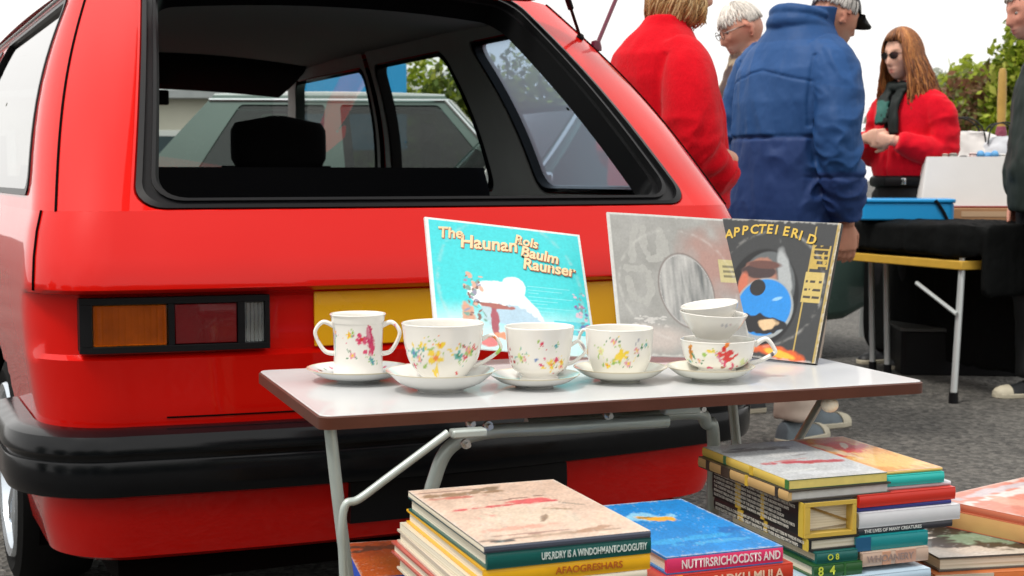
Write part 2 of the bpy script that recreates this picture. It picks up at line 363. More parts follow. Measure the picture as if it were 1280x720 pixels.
REAR_IN = (.028, .02, .972, .955)
frame = MB()
for sg in (-1, 1): frame.grid(lambda u, v: GS('c', u, v, sg), 14, 20)                     # the rear pillars
ringmesh(frame, [(rrect(0, 0, 1, 1, .002, 1.2, .75), 0), (rrect(.004, .004, .996, .99, .055, 1.2, .75), 0), (rrect(.008, .008, .992, .985, .055, 1.2, .75), -.006)], lambda a, v, o: GS('r', a, v, 1, o))
SX, SY = 3.3, .52
WIN = [(.074, .05, .398, .90), (.446, .05, .690, .90), (.775, .05, .985, .915)]
SPL = ((0, .422), (.422, .735), (.735, 1))
WIN_L = [(.074, .05, .440, .90), (.490, .05, .988, .925)]; SPL_L = ((0, .465), (.465, 1))
for sg in (-1, 1):
    for (x0, y0, x1, y1), (e0, e1) in zip(WIN if sg > 0 else WIN_L, SPL if sg > 0 else SPL_L):
        ringmesh(frame, [(rrect(e0, 0, e1, 1, .002, SX, SY), 0), (rrect(x0, y0, x1, y1, .05, SX, SY), 0)], lambda a, v, o: GS('s', a, v, sg, o))
for sg in (-1, 1):
    pg = MB(); pg.tube([GS('c', .42, v, sg, .0005) for v in np.linspace(0, 1, 24)], .003, 6); pg.build('panel_gap', M_gap, car)
# roof skin
def roofp(u, v, dz=0.0, inset=0.0):
    s = (2 * u - 1) * (U_HW - inset)
    q = U_HW - U_RCS
    if abs(s) <= q: t0 = U_RT - U_BOW * (1 - (s / q) ** 2)
    else: k = min(1, (abs(s) - q) / U_RCS); t0 = U_RT + U_RCT - U_RCT * math.sqrt(max(0, 1 - k * k))
    t = t0 + (3.4 - t0) * v; return Vector((s, t, zr(s) + dz + .02 * math.sin(PI * v)))
frame.grid(lambda u, v: roofp(u, v), 40, 16)
frame.build('cabin_frame', M_red, car, sharp=35)
# seal round the tailgate opening, with its return into the car
seal = MB()
L0, L1, L2, L3, L4 = [rrect(*p, 1.2, .75) for p in ((.007, .007, .993, .987, .055), (.016, .016, .984, .978, .055), (.030, .032, .970, .962, .06), (.036, .040, .964, .955, .06), (.044, .052, .956, .945, .06))]
ringmesh(seal, [(L0, -.006), (L0, .004), (L1, .007), (L1, -.004), (L2, -.004), (L2, .002), (L3, .003), (L3, -.02), (L4, -.022), (L4, -.10)], lambda a, v, o: GS('r', a, v, 1, o))
seal.build('opening_seal', M_rub, car, sharp=30)
# gutter trims and side window rubbers
for sg in (-1, 1):
    for (x0, y0, x1, y1) in (WIN if sg > 0 else WIN_L):
        gl = MB(); lp = rrect(x0, y0, x1, y1, .05, SX, SY); li = rrect(x0 + .004, y0 + .024, x1 - .004, y1 - .024, .045, SX, SY)
        ringmesh(gl, [(lp, -.036), (lp, .004), (li, .004), (li, -.036)], lambda a, v, o: GS('s', a, v, sg, o)); gl.build('window_rubber', M_rub, car, sharp=30)
for sg in (-1, 1):
    gt = MB(); gt.tube([GS('s', a, .955, sg, .004) for a in np.linspace(.02, 1, 30)], .011, 8, flat=.5); gt.build('roof_gutter', M_chr, car)
for sg in (-1, 1):
    for i, (x0, y0, x1, y1) in enumerate(WIN if sg > 0 else WIN_L):
        p = MB(); lp = rrect(x0, y0, x1, y1, .05, SX, SY); c = ((x0 + x1) / 2, (y0 + y1) / 2)
        loops = [[(c[0] + (a - c[0]) * k, c[1] + (v - c[1]) * k) for a, v in lp] for k in (1, .6, .25, .02)]
        p.loft([[GS('s', a, v, sg, -.008) for a, v in q] for q in loops], cap=False)
        o = p.build('side_window', G_blue if (sg > 0 and i == 2) else (G_side if sg < 0 else G_clear), car)
        if sg > 0 and i == 2: o['label'] = 'bluish tinted rear quarter window'
ws = MB(); ws.grid(lambda u, v: Vector(((2 * u - 1) * (.74 + (.60 - .74) * v), 4.22 + (3.42 - 4.22) * v + .12 * (1 - (2 * u - 1) ** 2), .955 + (zr(0) - .03 - .955) * v)), 14, 6)
ws.build('windscreen', G_clear, car)
# ---- interior
hl = MB(); hl.grid(lambda u, v: roofp(u, .012 + v * .98, -.028, .004), 24, 12); hl.build('headlining', M_head, car)
for sg in (-1, 1):
    tr = MB()
    for (x0, y0, x1, y1), (e0, e1) in zip(WIN if sg > 0 else WIN_L, ((.03, .411), (.428, .735), (.735, .998)) if sg > 0 else ((.03, .46), (.47, .995))):
        d = .004
        ringmesh(tr, [(rrect(e0, 0, e1, 1.0, .004, SX, SY), -.034), (rrect(x0 - d, y0 - .01, x1 + d, y1 + .01, .05, SX, SY), -.034), (rrect(x0 - d, y0 - .01, x1 + d, y1 + .01, .05, SX, SY), -.022)], lambda a, v, o: GS('s', a, v, sg, o))
    tr.grid(lambda u, v: GS('c', u * .95, v * .98, sg, -.05), 8, 10); tr.build('pillar_trim', M_trim, car, sharp=30)
tub = MB()
lo = outl(.74, .10, .05, tf=4.2); tub.loft([[Vector((s, t, z)) for s, t in lo] for z in (.36, .955)], cap=False)
tub.add([Vector((s, t, .36)) for s, t in lo], [tuple(range(len(lo)))])
tub.grid(lambda u, v: Vector(((2 * u - 1) * .735, .10 + .02 * v + .0, .945)), 6, 1)
tub.build('cabin_tub', M_int, car)
sill = MB(); sill.grid(lambda u, v: GS('r', .04 + .92 * u, .052, 1, -.02) + Vector((0, .13 * v, -.045 * v)), 30, 3); sill.build('load_sill', M_blk, car)
hd = MB(); hd.grid(lambda u, v: Vector(((2 * u - 1) * .60, 2.95 + .47 * v + .06 * (1 - (2 * u - 1) ** 2) * v, 1.50 - .13 * v ** .6 + .03 * (1 - (2 * u - 1) ** 2))), 16, 8); hd.build('header_shade_panel', M_int, car)  # dark panel added to stand in for shade on the front headlining
dash = MB(); dash.box((0, 3.95, .90), (1.42, .40, .24)); dash.build('dashboard', M_int, car, bevel=.05)
def seat(s, t, top, wd, label=None, hr=True):
    m = MB(); rng = []
    for k in range(9):
        v = k / 8; wv = wd * (1 - .12 * v ** 3); th = .075 * (1 - .3 * v)
        z = .5 + (top - .5) * v; ty = t - .16 * v
        rng.append([Vector((s + wv / 2 * math.copysign(abs(math.cos(a)) ** .6, math.cos(a)), ty + th * math.copysign(abs(math.sin(a)) ** .7, math.sin(a)), z)) for a in np.linspace(0, 2 * PI, 24, endpoint=False)])
    m.loft(rng); o = m.build('front_seat' if hr else 'rear_bench', M_int, car, sharp=60)
    if hr:
        h = MB(); rr = []
        for k in range(9):
            v = k / 8; sc = math.sqrt(max(.02, 1 - (2 * v - 1) ** 6))
            rr.append([Vector((s + .190 * sc * math.copysign(abs(math.cos(a)) ** .5, math.cos(a)), t - .19 + .05 * sc * math.copysign(abs(math.sin(a)) ** .7, math.sin(a)), top - .03 + .225 * v)) for a in np.linspace(0, 2 * PI, 24, endpoint=False)])
        h.loft(rr); h.build('headrest', M_int, o, sharp=60)
        for ds in (-.05, .05): q = MB(); q.tube([(s + ds, t - .17, top - .10), (s + ds, t - .19, top + .02)], .006, 8); q.build('headrest_post', M_chr, o)
    return o
seat(.37, 2.80, 1.06, .50); seat(-.37, 2.80, 1.06, .50)
seat(0, 1.30, 1.045, 1.36, hr=False)
mr = MB(); mr.box((.0, 3.42, 1.36), (.22, .03, .065)); mr.tube([(0, 3.43, 1.375), (0, 3.46, 1.43)], .008); mr.build('rear_view_mirror', M_blk, car, bevel=.012)
# ---- tail lights
def lens_mat(name, col, rough, ribs):
    m = pbr(name, col, rough, trans=1.0, ior=1.3, coat=.6); nt = m.node_tree; b = nt.nodes['Principled BSDF']; tc = nt.nodes.new('ShaderNodeTexCoord'); wv = nt.nodes.new('ShaderNodeTexWave'); wv.inputs['Scale'].default_value = ribs; wv.inputs['Distortion'].default_value = .4; nt.links.new(tc.outputs['Object'], wv.inputs['Vector']); bp = nt.nodes.new('ShaderNodeBump'); bp.inputs['Strength'].default_value = .8; bp.inputs['Distance'].default_value = .006; nt.links.new(wv.outputs['Fac'], bp.inputs['Height']); nt.links.new(bp.outputs[0], b.inputs['Normal']); return m
M_amb = lens_mat('amber_lens', (.97, .40, .012), .12, 26)
M_rl = pbr('red_lens', (.13, .0012, .004), .12, coat=1, bump=(140, .25, .002), vary=.35, vscale=14)
M_wl = lens_mat('clear_lens', (.75, .78, .78), .15, 40)
def slab(mb, s0, s1, z0, z1, o0, o1, n=14, skew=0.0):
    zs = [z0, z1]
    def P(u, v, o): s = s0 + (s1 - s0) * u; z = z0 + (z1 - z0) * v; return Vector((s, min(rear_t(s, .74), rear_t(s, .70)) - o, z))
    rg = []
    for u in np.linspace(0, 1, n): rg.append([P(u, 0, o0), P(u, 1, o0), P(u, 1, o1), P(u, 0, o1)])
    mb.loft(rg)
for sg in (-1, 1):
    def sl(a, b): return (a, b) if sg < 0 else (-b + .03, -a + .03)
    h = MB(); slab(h, *sl(-.765, -.398), .670, .780, -.03, .012); hb = h.build('tail_light', M_blk, car, bevel=.006)
    b = MB()
    for (a0, a1, z0, z1) in ((-.765, -.398, .766, .780), (-.765, -.398, .670, .683), (-.765, -.742, .683, .766), (-.408, -.398, .683, .766), (-.598, -.586, .683, .766), (-.462, -.448, .683, .766)):
        slab(b, *sl(a0, a1), z0, z1, .010, .026)
    b.build('lamp_bezel', M_blk, hb, bevel=.003)
    for nm, a0, a1, mm, lab in (('amber_lens', -.741, -.599, M_amb, 'amber indicator lens'), ('red_lens', -.585, -.463, M_rl, 'dark red brake lens'), ('clear_lens', -.447, -.409, M_wl, 'clear reversing lens')):
        rf = MB(); sa, sb = sl(a0, a1); cs = (sa + sb) / 2; hs_ = (sb - sa) / 2
        rf.grid(lambda u, v: Vector((sa + (sb - sa) * u, min(rear_t(cs, .74), rear_t(cs, .70)) * 0 + min(rear_t(sa + (sb - sa) * u, .74), rear_t(sa + (sb - sa) * u, .70)) - .0125 - .0035 * ((2 * u - 1) ** 2 + (2 * v - 1) ** 2) * .5, .684 + .081 * v)), 16, 10); rf.build('reflector', pbr('lamp_reflector', (.72, .72, .70), .35, metal=.6, vary=.5, vscale=16), hb)
        l = MB(); slab(l, *sl(a0, a1), .684, .765, .0175, .0215); o = l.build(nm, mm, hb, bevel=.004); o['label'] = lab
# ---- number plate
pl = MB(); rg = []
for s in np.linspace(-.302, .420, 20): t = rear_t(s, .72) - .004; rg.append([Vector((s, t, .668)), Vector((s, t, .782)), Vector((s, t - .007, .782)), Vector((s, t - .007, .668))])
pl.loft(rg); pl.build('number_plate', pbr('plate_yellow', (.98, .47, .003), .25, coat=.6, vary=.06, vscale=9), car, bevel=.002)
# ---- bumper
bp = MB(); prof = [(-.01, .378), (.03, .379), (.046, .385), (.051, .396), (.053, .415), (.053, .452), (.051, .456), (.044, .457), (.044, .466), (.052, .468), (.055, .473), (.053, .492), (.044, .506), (.026, .514), (.008, .517), (-.01, .518)]
path = []
for k in range(14): path.append((-.80, .54 - (.54 - .22) * k / 14, -1, 0))
for k in range(14): a = PI / 2 * k / 14; path.append((-(.64 + .16 * math.cos(a)), .03 + .19 - .19 * math.sin(a), -math.cos(a), -math.sin(a)))
for k in range(31): s = -.64 + 1.28 * k / 30; path.append((s, .03 - .06 * (1 - (s / .64) ** 2), 0, -1))
path += [(-a, b, -c, d) for a, b, c, d in reversed(path[:28])]
bp.loft([[Vector((s * 1.055 + nx * o, t + ny * o, z)) for o, z in prof] for s, t, nx, ny in path]); bp.build('rear_bumper', M_bump, car, sharp=28)
# black lower valance and silencer in the middle, towing eye
v = MB(); rg = []
for s in np.linspace(-.22, .30, 16): t = rear_t(s, .36) - .012; rg.append([Vector((s, t + .1, .27)), Vector((s, t, .28)), Vector((s, t - .004, .33)), Vector((s, t, .385)), Vector((s, t + .1, .385))])
v.loft(rg); v.build('lower_valance', M_blk, car)
un = MB(); un.box((0, 2.45, .235), (1.36, 4.6, .15)); un.box((0, 1.9, .205), (.9, 2.6, .08)); un.build('shade_underbody', M_gap, car)  # boxes set low and wide to shade the ground under the car
# ---- wheels
def wheel(s, t):
    sg = 1 if s > 0 else -1
    M = Matrix.Translation((s, t, WHEEL_R)) @ Matrix.Rotation(sg * PI / 2, 4, 'Y')
    ty = MB(); ty.lathe([(.21, -.085), (.25, -.095), (.275, -.085), (.285, -.06), (.285, .06), (.275, .085), (.25, .095), (.22, .085), (.21, .07), (.21, -.085)], 48, M); o = ty.build('wheel', M_tyre, car)
    rm = MB(); rm.lathe([(.0, .075), (.045, .078), (.055, .07), (.06, .05), (.06, .03), (.18, .02), (.188, .06), (.198, .092), (.216, .098), (.221, .088), (.21, .06), (.20, -.05), (.0, -.05)], 48, M)
    for k in range(10):
        a = 2 * PI * k / 10; rm.tube([M @ Vector((.045 * math.cos(a), .045 * math.sin(a), .066)), M @ Vector((.12 * math.cos(a), .12 * math.sin(a), .076)), M @ Vector((.192 * math.cos(a), .192 * math.sin(a), .07))], [.014, .012, .013], 8)
    rm.build('rim', M_alloy, o, sharp=30)
    vv = MB(); vv.tube([M @ Vector((.155, .03, .08)), M @ Vector((.168, .03, .115))], .005, 8); vv.build('valve', M_chr, o)
for s in (-.735, .735):
    for t in (WHEEL_T, 4.1): wheel(s, t)
for sg in (-1, 1):
    for wt in (WHEEL_T, 4.1):
        ar = MB(); ar.loft([[Vector((sg * (.55 + .24 * k), wt + AR * 1.01 * math.cos(a), .285 + AR * 1.01 * math.sin(a))) for a in np.linspace(-.4, PI + .4, 30)] for k in (0, 1)], cap=False, closed=False); ar.build('wheel_arch_liner', M_gap, car)
# ---- raised tailgate with its gas struts
tg = MB()
h0, h1 = Vector((0, .62, 1.50)), Vector((0, .02, 1.93)); dirv = (h1 - h0); nn = Vector((0, dirv.z, -dirv.y)).normalized()
def TG(a, v, o): hwid = .53 + .10 * v; return Vector(((2 * a - 1) * hwid, h0.y + dirv.y * v, h0.z + dirv.z * v)) - nn * o - nn * .03 * math.sin(PI * v)
ringmesh(tg, [(rrect(0, 0, 1, 1, .05, 1.2, .72), 0), (rrect(0, 0, 1, 1, .05, 1.2, .72), .02), (rrect(.05, .08, .95, .92, .06, 1.2, .72), .022), (rrect(.05, .08, .95, .92, .06, 1.2, .72), 0), (rrect(0, 0, 1, 1, .05, 1.2, .72), 0)], TG)
tgo = tg.build('tailgate', M_red, car, sharp=30)
lp = rrect(.05, .08, .95, .92, .06, 1.2, .72); p = MB(); p.loft([[TG(.5 + (a - .5) * k, .5 + (v_ - .5) * k, .010) for a, v_ in lp] for k in (1, .5, .02)], cap=False); p.build('tailgate_glass', G_clear, tgo)
for sg in (-1, 1):
    st = MB(); a = GS('c', .55, .80, sg, .004) if sg > 0 else GS('c', .97, .93, sg, .004); b = TG(.5 + sg * .22, .70, .02)
    m = a.lerp(b, .18); st.tube([a, m], .0045, 10, mi=0); st.tube([m, a.lerp(b, .24), b], [.0085, .0085, .0085], 10); st.sphere(a, .011, 10, 8); st.build('gas_strut', M_blk, car)
rd = MB(); a = GS('c', .30, .76, 1, .004); rd.tube([a, a + Vector((.19, .16, .24)), a + Vector((.34, .28, .45))], [.006, .006, .005], 8); rd.lathe([(.0, .02), (.012, .016), (.016, 0), (.016, -.01)], 14, Matrix.Translation(a)); rd.build('aerial_rod', pbr('maroon_rod', (.10, .002, .02), .3), car)
# ================================================================ ground
def asphalt():
    m = bpy.data.materials.new('asphalt'); m.use_nodes = True; nt = m.node_tree; b = nt.nodes['Principled BSDF']; L = nt.links.new
    tc = nt.nodes.new('ShaderNodeTexCoord')
    vo = nt.nodes.new('ShaderNodeTexVoronoi'); vo.inputs['Scale'].default_value = 52; L(tc.outputs['Object'], vo.inputs['Vector'])
    n1 = nt.nodes.new('ShaderNodeTexNoise'); n1.inputs['Scale'].default_value = .9; n1.inputs['Detail'].default_value = 8; L(tc.outputs['Object'], n1.inputs['Vector'])
    n2_ = nt.nodes.new('ShaderNodeTexNoise'); n2_.inputs['Scale'].default_value = 60; n2_.inputs['Detail'].default_value = 3; L(tc.outputs['Object'], n2_.inputs['Vector'])
    cr = nt.nodes.new('ShaderNodeValToRGB'); cr.color_ramp.elements[0].position = .0; cr.color_ramp.elements[0].color = (.020, .020, .019, 1); cr.color_ramp.elements[1].position = .75; cr.color_ramp.elements[1].color = (.165, .156, .14, 1)
    sp = nt.nodes.new('ShaderNodeSeparateColor'); L(vo.outputs['Color'], sp.inputs[0])
    mt = nt.nodes.new('ShaderNodeMath'); mt.operation = 'MULTIPLY'; L(sp.outputs[0], mt.inputs[0]); L(n2_.outputs['Fac'], mt.inputs[1]); 
    m2 = nt.nodes.new('ShaderNodeMath'); m2.operation = 'MULTIPLY_ADD'; L(n1.outputs['Fac'], m2.inputs[0]); m2.inputs[1].default_value = .5; L(mt.outputs[0], m2.inputs[2])
    m3 = nt.nodes.new('ShaderNodeMath'); m3.operation = 'SUBTRACT'; L(m2.outputs[0], m3.inputs[0]); m3.inputs[1].default_value = .15; L(m3.outputs[0], cr.inputs[0]); L(cr.outputs[0], b.inputs['Base Color'])
    b.inputs['Roughness'].default_value = .8
    bp = nt.nodes.new('ShaderNodeBump'); bp.inputs['Strength'].default_value = .9; bp.inputs['Distance'].default_value = .012; L(vo.outputs['Distance'], bp.inputs['Height']); L(bp.outputs[0], b.inputs['Normal'])
    return m
g = MB(); g.grid(lambda u, v: Vector(((u * 2 - 1) * 250, -120 + v * 420, 0)), 40, 40); g.build('ground', asphalt())['kind'] = 'structure'
# ================================================================ folding table
TZ = .70; TFL, TFR, TBL = ptz(400, 521, .70), ptz(1164, 482, .70), ptz(312, 466, .70)
TA = R(20); TO = Vector((TFL.x, TFL.y, 0)); TW = .965; TD = .485

M_lam = pbr('white_laminate', (.56, .57, .575), .30, coat=.3, vary=.09, vscale=7)
M_brn = pbr('brown_edging', (.075, .019, .008), .4, vary=.25, vscale=18)
M_tub = pbr('grey_tube', (.42, .47, .44), .35, metal=.35, vary=.15, vscale=25)
M_zin = pbr('zinc', (.6, .6, .58), .3, metal=.9)
M_und = pbr('table_underside', (.10, .07, .05), .7)
tbl = thing('folding_table', 'small white topped folding table with brown edging and grey tube legs behind the red hatchback', 'table', TO, TA)
def rr2(x0, y0, x1, y1, r, n=6):
    out = []
    for cx, cy, a0 in ((x1 - r, y1 - r, 0), (x0 + r, y1 - r, 90), (x0 + r, y0 + r, 180), (x1 - r, y0 + r, 270)):
        out += [(cx + r * math.cos(R(a0 + 90 * k / n)), cy + r * math.sin(R(a0 + 90 * k / n))) for k in range(n + 1)]
    return out
p = MB(); p.prism(rr2(.003, .003, TW - .003, TD - .003, .018), TZ - .018, TZ); p.build('tabletop', M_lam, tbl, bevel=.001)
p = MB(); a = rr2(0, 0, TW, TD, .02); b = rr2(.004, .004, TW - .004, TD - .004, .018)
lo_ = [(Vector((x, y, TZ - .019)), Vector((x, y, TZ - .003)), Vector((u, v, TZ - .0006)), Vector((u, v, TZ - .019))) for (x, y), (u, v) in zip(a, b)]
p.loft([[q[k] for q in lo_] for k in (0, 1, 2, 3, 0)], cap=False); p.build('edge_band', M_brn, tbl, sharp=30)
p = MB(); p.box((TW / 2, TD / 2, TZ - .0185), (TW - .02, TD - .02, .0014)); p.build('underside_panel', M_und, tbl)
def wl(p_): return Matrix.Rotation(-TA, 3, 'Z') @ (Vector(p_) - TO)
def leg(pts, r, name='leg', flat=1.0, foot=True):
    q = MB(); q.tube(smooth_path(pts, 8), r, 14, flat=flat); o = q.build(name, M_tub, tbl)
    if foot:
        f = MB(); e = Vector(pts[-1]); f.lathe([(0, .03), (r * 1.5, .03), (r * 1.6, 0), (0, 0)], 14, Matrix.Translation((e.x, e.y, 0))); f.build('rubber_foot', M_blk, o)
    return o
leg([(.020, .030, .68), (.040, .034, .5), (.10, .045, .012)], .0085)
b1 = ptz(600, 541, .650); b2 = ptz(868, 516, .652); l1, l2 = wl(b1), wl(b2)
leg([l1 + Vector((.30, .0, .0)), l1 + Vector((.12, 0, 0)), l1 + Vector((.005, 0, .0)), l1 + Vector((-.045, 0, -.018)), l1 + Vector((-.068, 0, -.06)), l1 + Vector((-.078, .0, -.12)), Vector((l1.x - .086, l1.y, .30)), Vector((l1.x - .10, l1.y, .012))], .0105)
leg([l2 + Vector((-.28, 0, 0)), l2 + Vector((-.1, 0, 0)), l2, l2 + Vector((.025, .008, -.018)), l2 + Vector((.045, .02, -.055)), Vector((l2.x + .10, l2.y + .12, .3)), Vector((l2.x + .14, l2.y + .16, .012))], .0105)
q = MB(); br0 = wl(pty(427, 640, 1.835)); br1 = wl(ptz(560, 541, .676)); q.tube(smooth_path([br0 + Vector((.004, 0, -.14)), br0 + Vector((.001, 0, -.07)), br0 + Vector((0, 0, -.02)), br0.lerp(br1, .06) + Vector((-.003, 0, .004)), br0.lerp(br1, .16), br0.lerp(br1, .45), br0.lerp(br1, .75), br1], 6), .0055, 10); q.build('brace', M_tub, tbl)
leg([wl((.535, 2.35, .68)), wl((.345, 2.36, .34)), wl((.155, 2.37, .012))], .014, flat=.45)
leg([wl((.37, 2.40, .68)), wl((.40, 2.40, .4)), wl((.43, 2.40, .012))], .0085)
for px, py, z in ((612, 533, .662), (584, 556, .645), (762, 520, .665), (862, 512, .668), (590, 530, .668), (878, 511, .668)):
    q = MB(); c = wl(ptz(px, py, z)); q.lathe([(0, -.010), (.007, -.010), (.007, -.004), (.004, -.004), (.004, .006), (0, .006)], 12, Matrix.Translation(c) @ Matrix.Rotation(PI / 2, 4, 'X')); q.build('hinge_bolt', M_zin, tbl)
for px, py, w_ in ((585, 541, .05), (850, 512, .06)):
    q = MB(); c = wl(ptz(px, py, .668)); q.box(c, (w_, .022, .012)); q.build('hinge_bracket', M_tub, tbl, bevel=.003)
q = MB(); c = wl(ptz(1037, 506, .668)); q.sphere(c, (.014, .014, .012)); q.build('end_cap', pbr('cream_plastic', (.72, .68, .55), .4), tbl)
def tl(px, py, z=TZ): return ptz(px, py, z)
# ================================================================ china
A_china = attr_mat('bone_china', .12, coat=.5, spec=.5)
WHITE = (.76, .74, .69)
def paint(P, blobs, base):
    c = np.tile(np.array(base), (len(P), 1)); nz = vnoise(np.stack([P[:, 0] * 320, P[:, 1] * 320, np.zeros(len(P))], -1)); nz2 = vnoise(np.stack([P[:, 0] * 700 + 9, P[:, 1] * 700, np.zeros(len(P))], -1))
    for x, y, rx, ry, ang, col in blobs:
        dx, dy = P[:, 0] - x, P[:, 1] - y; ca, sa = math.cos(ang), math.sin(ang)
        d = np.sqrt(((dx * ca + dy * sa) / rx) ** 2 + ((-dx * sa + dy * ca) / ry) ** 2) + .32 * nz + .18 * nz2
        k = np.clip((1.05 - d) / .25, 0, 1)[:, None]; c = c * (1 - k) + np.array(col) * k
    return c
RED, PNK, YEL, ORG, GRN, DGR, BLU, TEA, BRN = (.62, .03, .03), (.62, .05, .14), (.80, .58, .05), (.80, .22, .03), (.30, .48, .10), (.04, .20, .09), (.10, .20, .45), (.10, .40, .36), (.30, .10, .04)
def spray(x, y, s, cols, seed):
    """a painted flower with petals, leaves and stems; x along the wall, y up, in metres"""
    r = random.Random(seed); out = []; s *= 1.45
    for k in range(5): a = 2 * PI * k / 5 + r.random(); out.append((x + .5 * s * math.cos(a), y + .5 * s * math.sin(a), .42 * s, .30 * s, a, cols[0]))
    out.append((x, y, .3 * s, .3 * s, 0, cols[1]))
    for k in range(4):
        a = r.uniform(0, 2 * PI); d = s * r.uniform(1.1, 1.7); out.append((x + d * math.cos(a), y + d * math.sin(a), .42 * s, .16 * s, a + r.uniform(-.5, .5), cols[2 + k % (len(cols) - 2)]))
    for k in range(3): a = r.uniform(0, 2 * PI); d = s * r.uniform(1.3, 2.2); out.append((x + d * math.cos(a), y + d * math.sin(a), .12 * s, .12 * s, 0, cols[k % len(cols)]))
    return out
def lathe_painted(prof, seg, blobs, base, front):
    """painted surface of revolution: arc length across the wall (zero facing the camera) and height give the print its place"""
    mb = MB(); vs = []; P = []
    for r, z in prof:
        for k in range(seg):
            a = 2 * PI * k / seg; vs.append(Vector((r * math.cos(a), r * math.sin(a), z))); da = (a - front + PI) % (2 * PI) - PI; P.append((da * max(r, .02), z))
    mb.lathe(prof, seg); mb.c = None; P = np.array(P); half = len(prof) // 2
    c = paint(P, blobs, base); inner = np.arange(len(P)) >= (np.argmax([z for _, z in prof]) + 3) * seg
    c[inner] = base; mb.c = [tuple(x) for x in c]; return mb
def dens(prof, n=6):
    out = []
    for (a, b), (c, d) in zip(prof, prof[1:]):
        L_ = math.hypot(c - a, d - b); k = max(1, min(40, int(L_ / .0016)))
        out += [(a + (c - a) * i / k, b + (d - b) * i / k) for i in range(k)]
    return out + [prof[-1]]
def smoothprof(pts, n=8): return [(q.x, q.z) for q in smooth_path([(r, 0, z) for r, z in pts], n)]
FRONT = R(-100)
def saucer(px, py, rad, label, blobs=(), base=WHITE, h=.021):
    c = tl(px, py); t = thing('saucer', label, 'saucer', c, 0, 'saucers under the china cups')
    o_ = smoothprof([(0, .004), (rad * .38, .004), (rad * .42, 0), (rad * .46, .003), (rad * .75, h * .42), (rad * .985, h * .96), (rad, h), (rad * .985, h + .0005), (rad * .74, h * .5 + .002), (rad * .45, .007), (0, .0065)], 6)
    seg = 140; mb = MB(); mb.lathe(dens(o_), seg); prof = dens(o_); P = []
    for r, z in prof:
        for k in range(seg): a = 2 * PI * k / seg; P.append((r * math.cos(a), r * math.sin(a)))
    cc = paint(np.array(P), blobs, base); top = np.arange(len(P)) < np.argmax([z for _, z in prof]) * seg; cc[top] = base
    rim = np.array([abs(r - rad) < .0012 for r, z in prof for k in range(seg)]); cc[rim] = (.74, .68, .52)
    mb.c = [tuple(x) for x in cc]; mb.build('dish', A_china, t, sharp=0); return c
def cup(px, py, prof_o, th, label, blobs, handles, base=WHITE, z0=.0075, group='floral china cups', c=None, seg=170, tilt=None):
    c = c if c is not None else tl(px, py); t = thing('teacup', label, 'cup', c + Vector((0, 0, z0)), 0, group)
    if tilt: t.rotation_euler = tilt
    o_ = smoothprof(prof_o, 8); top = o_[-1]; rs_ = random.Random(int(px * 7 + py))
    if len(blobs) > 12 and handles:
        pal = [(PNK, RED, GRN), (YEL, ORG, GRN), (TEA, BLU, GRN), ((.7, .3, .35), YEL, DGR)]
        for k in range(6): blobs = blobs + spray(rs_.uniform(-1.25, 1.25) * top[0], rs_.uniform(.22, .80) * top[1], rs_.uniform(.0028, .0046), pal[rs_.randrange(4)], 50 + k + int(px))
    o_ = o_; inn = [(max(.001, r - th), max(z, .006)) for r, z in reversed(o_) if z > .006]
    prof = dens([(0.001, prof_o[0][1] + .002)] + o_) + [(top[0] - th * .4, top[1] + th * .5)] + inn + [(.001, .006)]
    mb = lathe_painted(prof, seg, blobs, base, FRONT); mb.build('bowl', A_china, t, sharp=0)
    for pts, r, cols in handles:
        h = MB(); sp = smooth_path(pts, 10); rs = [r * (1.25 - .35 * math.sin(PI * i / (len(sp) - 1))) for i in range(len(sp))]
        h.tube(sp, rs, 12, flat=.7)
        P = np.array([(v[0], v[2]) for v in h.v]); h.c = [tuple(x) for x in paint(P, cols, base)]
        h.build('handle', A_china, t, sharp=0)
    return t
def hand_pts(ang, r0, r1, zt, zb, out, lift=.0):
    d = Vector((math.cos(ang), math.sin(ang), 0))
    return [d * (r0 - .002) + Vector((0, 0, zt)), d * (r0 + out * .55) + Vector((0, 0, zt + .006 + lift)), d * (r0 + out) + Vector((0, 0, zt - .006)), d * (r0 + out * .95) + Vector((0, 0, zt - (zt - zb) * .45)), d * (r1 + out * .5) + Vector((0, 0, zb + .004)), d * (r1 - .003) + Vector((0, 0, zb))]
AR_ = R(-2); AL_ = R(178)
rimdots = lambda rad, n, cols, rr, s: [(rad * math.cos(2 * PI * k / n), rad * math.sin(2 * PI * k / n), s, s * .6, 2 * PI * k / n, cols[k % len(cols)]) for k in range(n)]
saucer(448, 476, .080, 'white saucer with small brown rim print under the straight two-handled mug', rimdots(.064, 26, (BRN, PNK, DGR), 0, .0045), (.74, .745, .74))
cup(448, 474, [(.026, 0), (.038, .001), (.039, .006), (.0385, .02), (.0385, .05), (.040, .078), (.0415, .084), (.0425, .092), (.0445, .096)], .0024,
    'straight white two-handled mug with a pink flower print, leftmost of the china', spray(.016, .060, .008, (PNK, RED, PNK, TEA), 1) + [(.031, .060, .006, .021, .1, (.55, .03, .12)), (.034, .045, .005, .012, -.3, PNK), (.027, .070, .003, .011, .2, (.60, .20, .28)), (-.034, .058, .0016, .025, 0, TEA), (-.040, .06, .004, .008, .3, (.6, .45, .5)), (.022, .04, .004, .003, .4, PNK)],
    [(hand_pts(R(-8), .040, .039, .078, .034, .026), .0048, [(.058, .07, .004, .01, 0, PNK)]), (hand_pts(R(186), .040, .039, .078, .034, .026), .0048, [(-.058, .06, .004, .006, 0, (.6, .3, .4))])])
saucer(551, 488, .0815, 'largest plain white saucer, under the wide cup with the orange flower', [], (.75, .745, .71), .030)
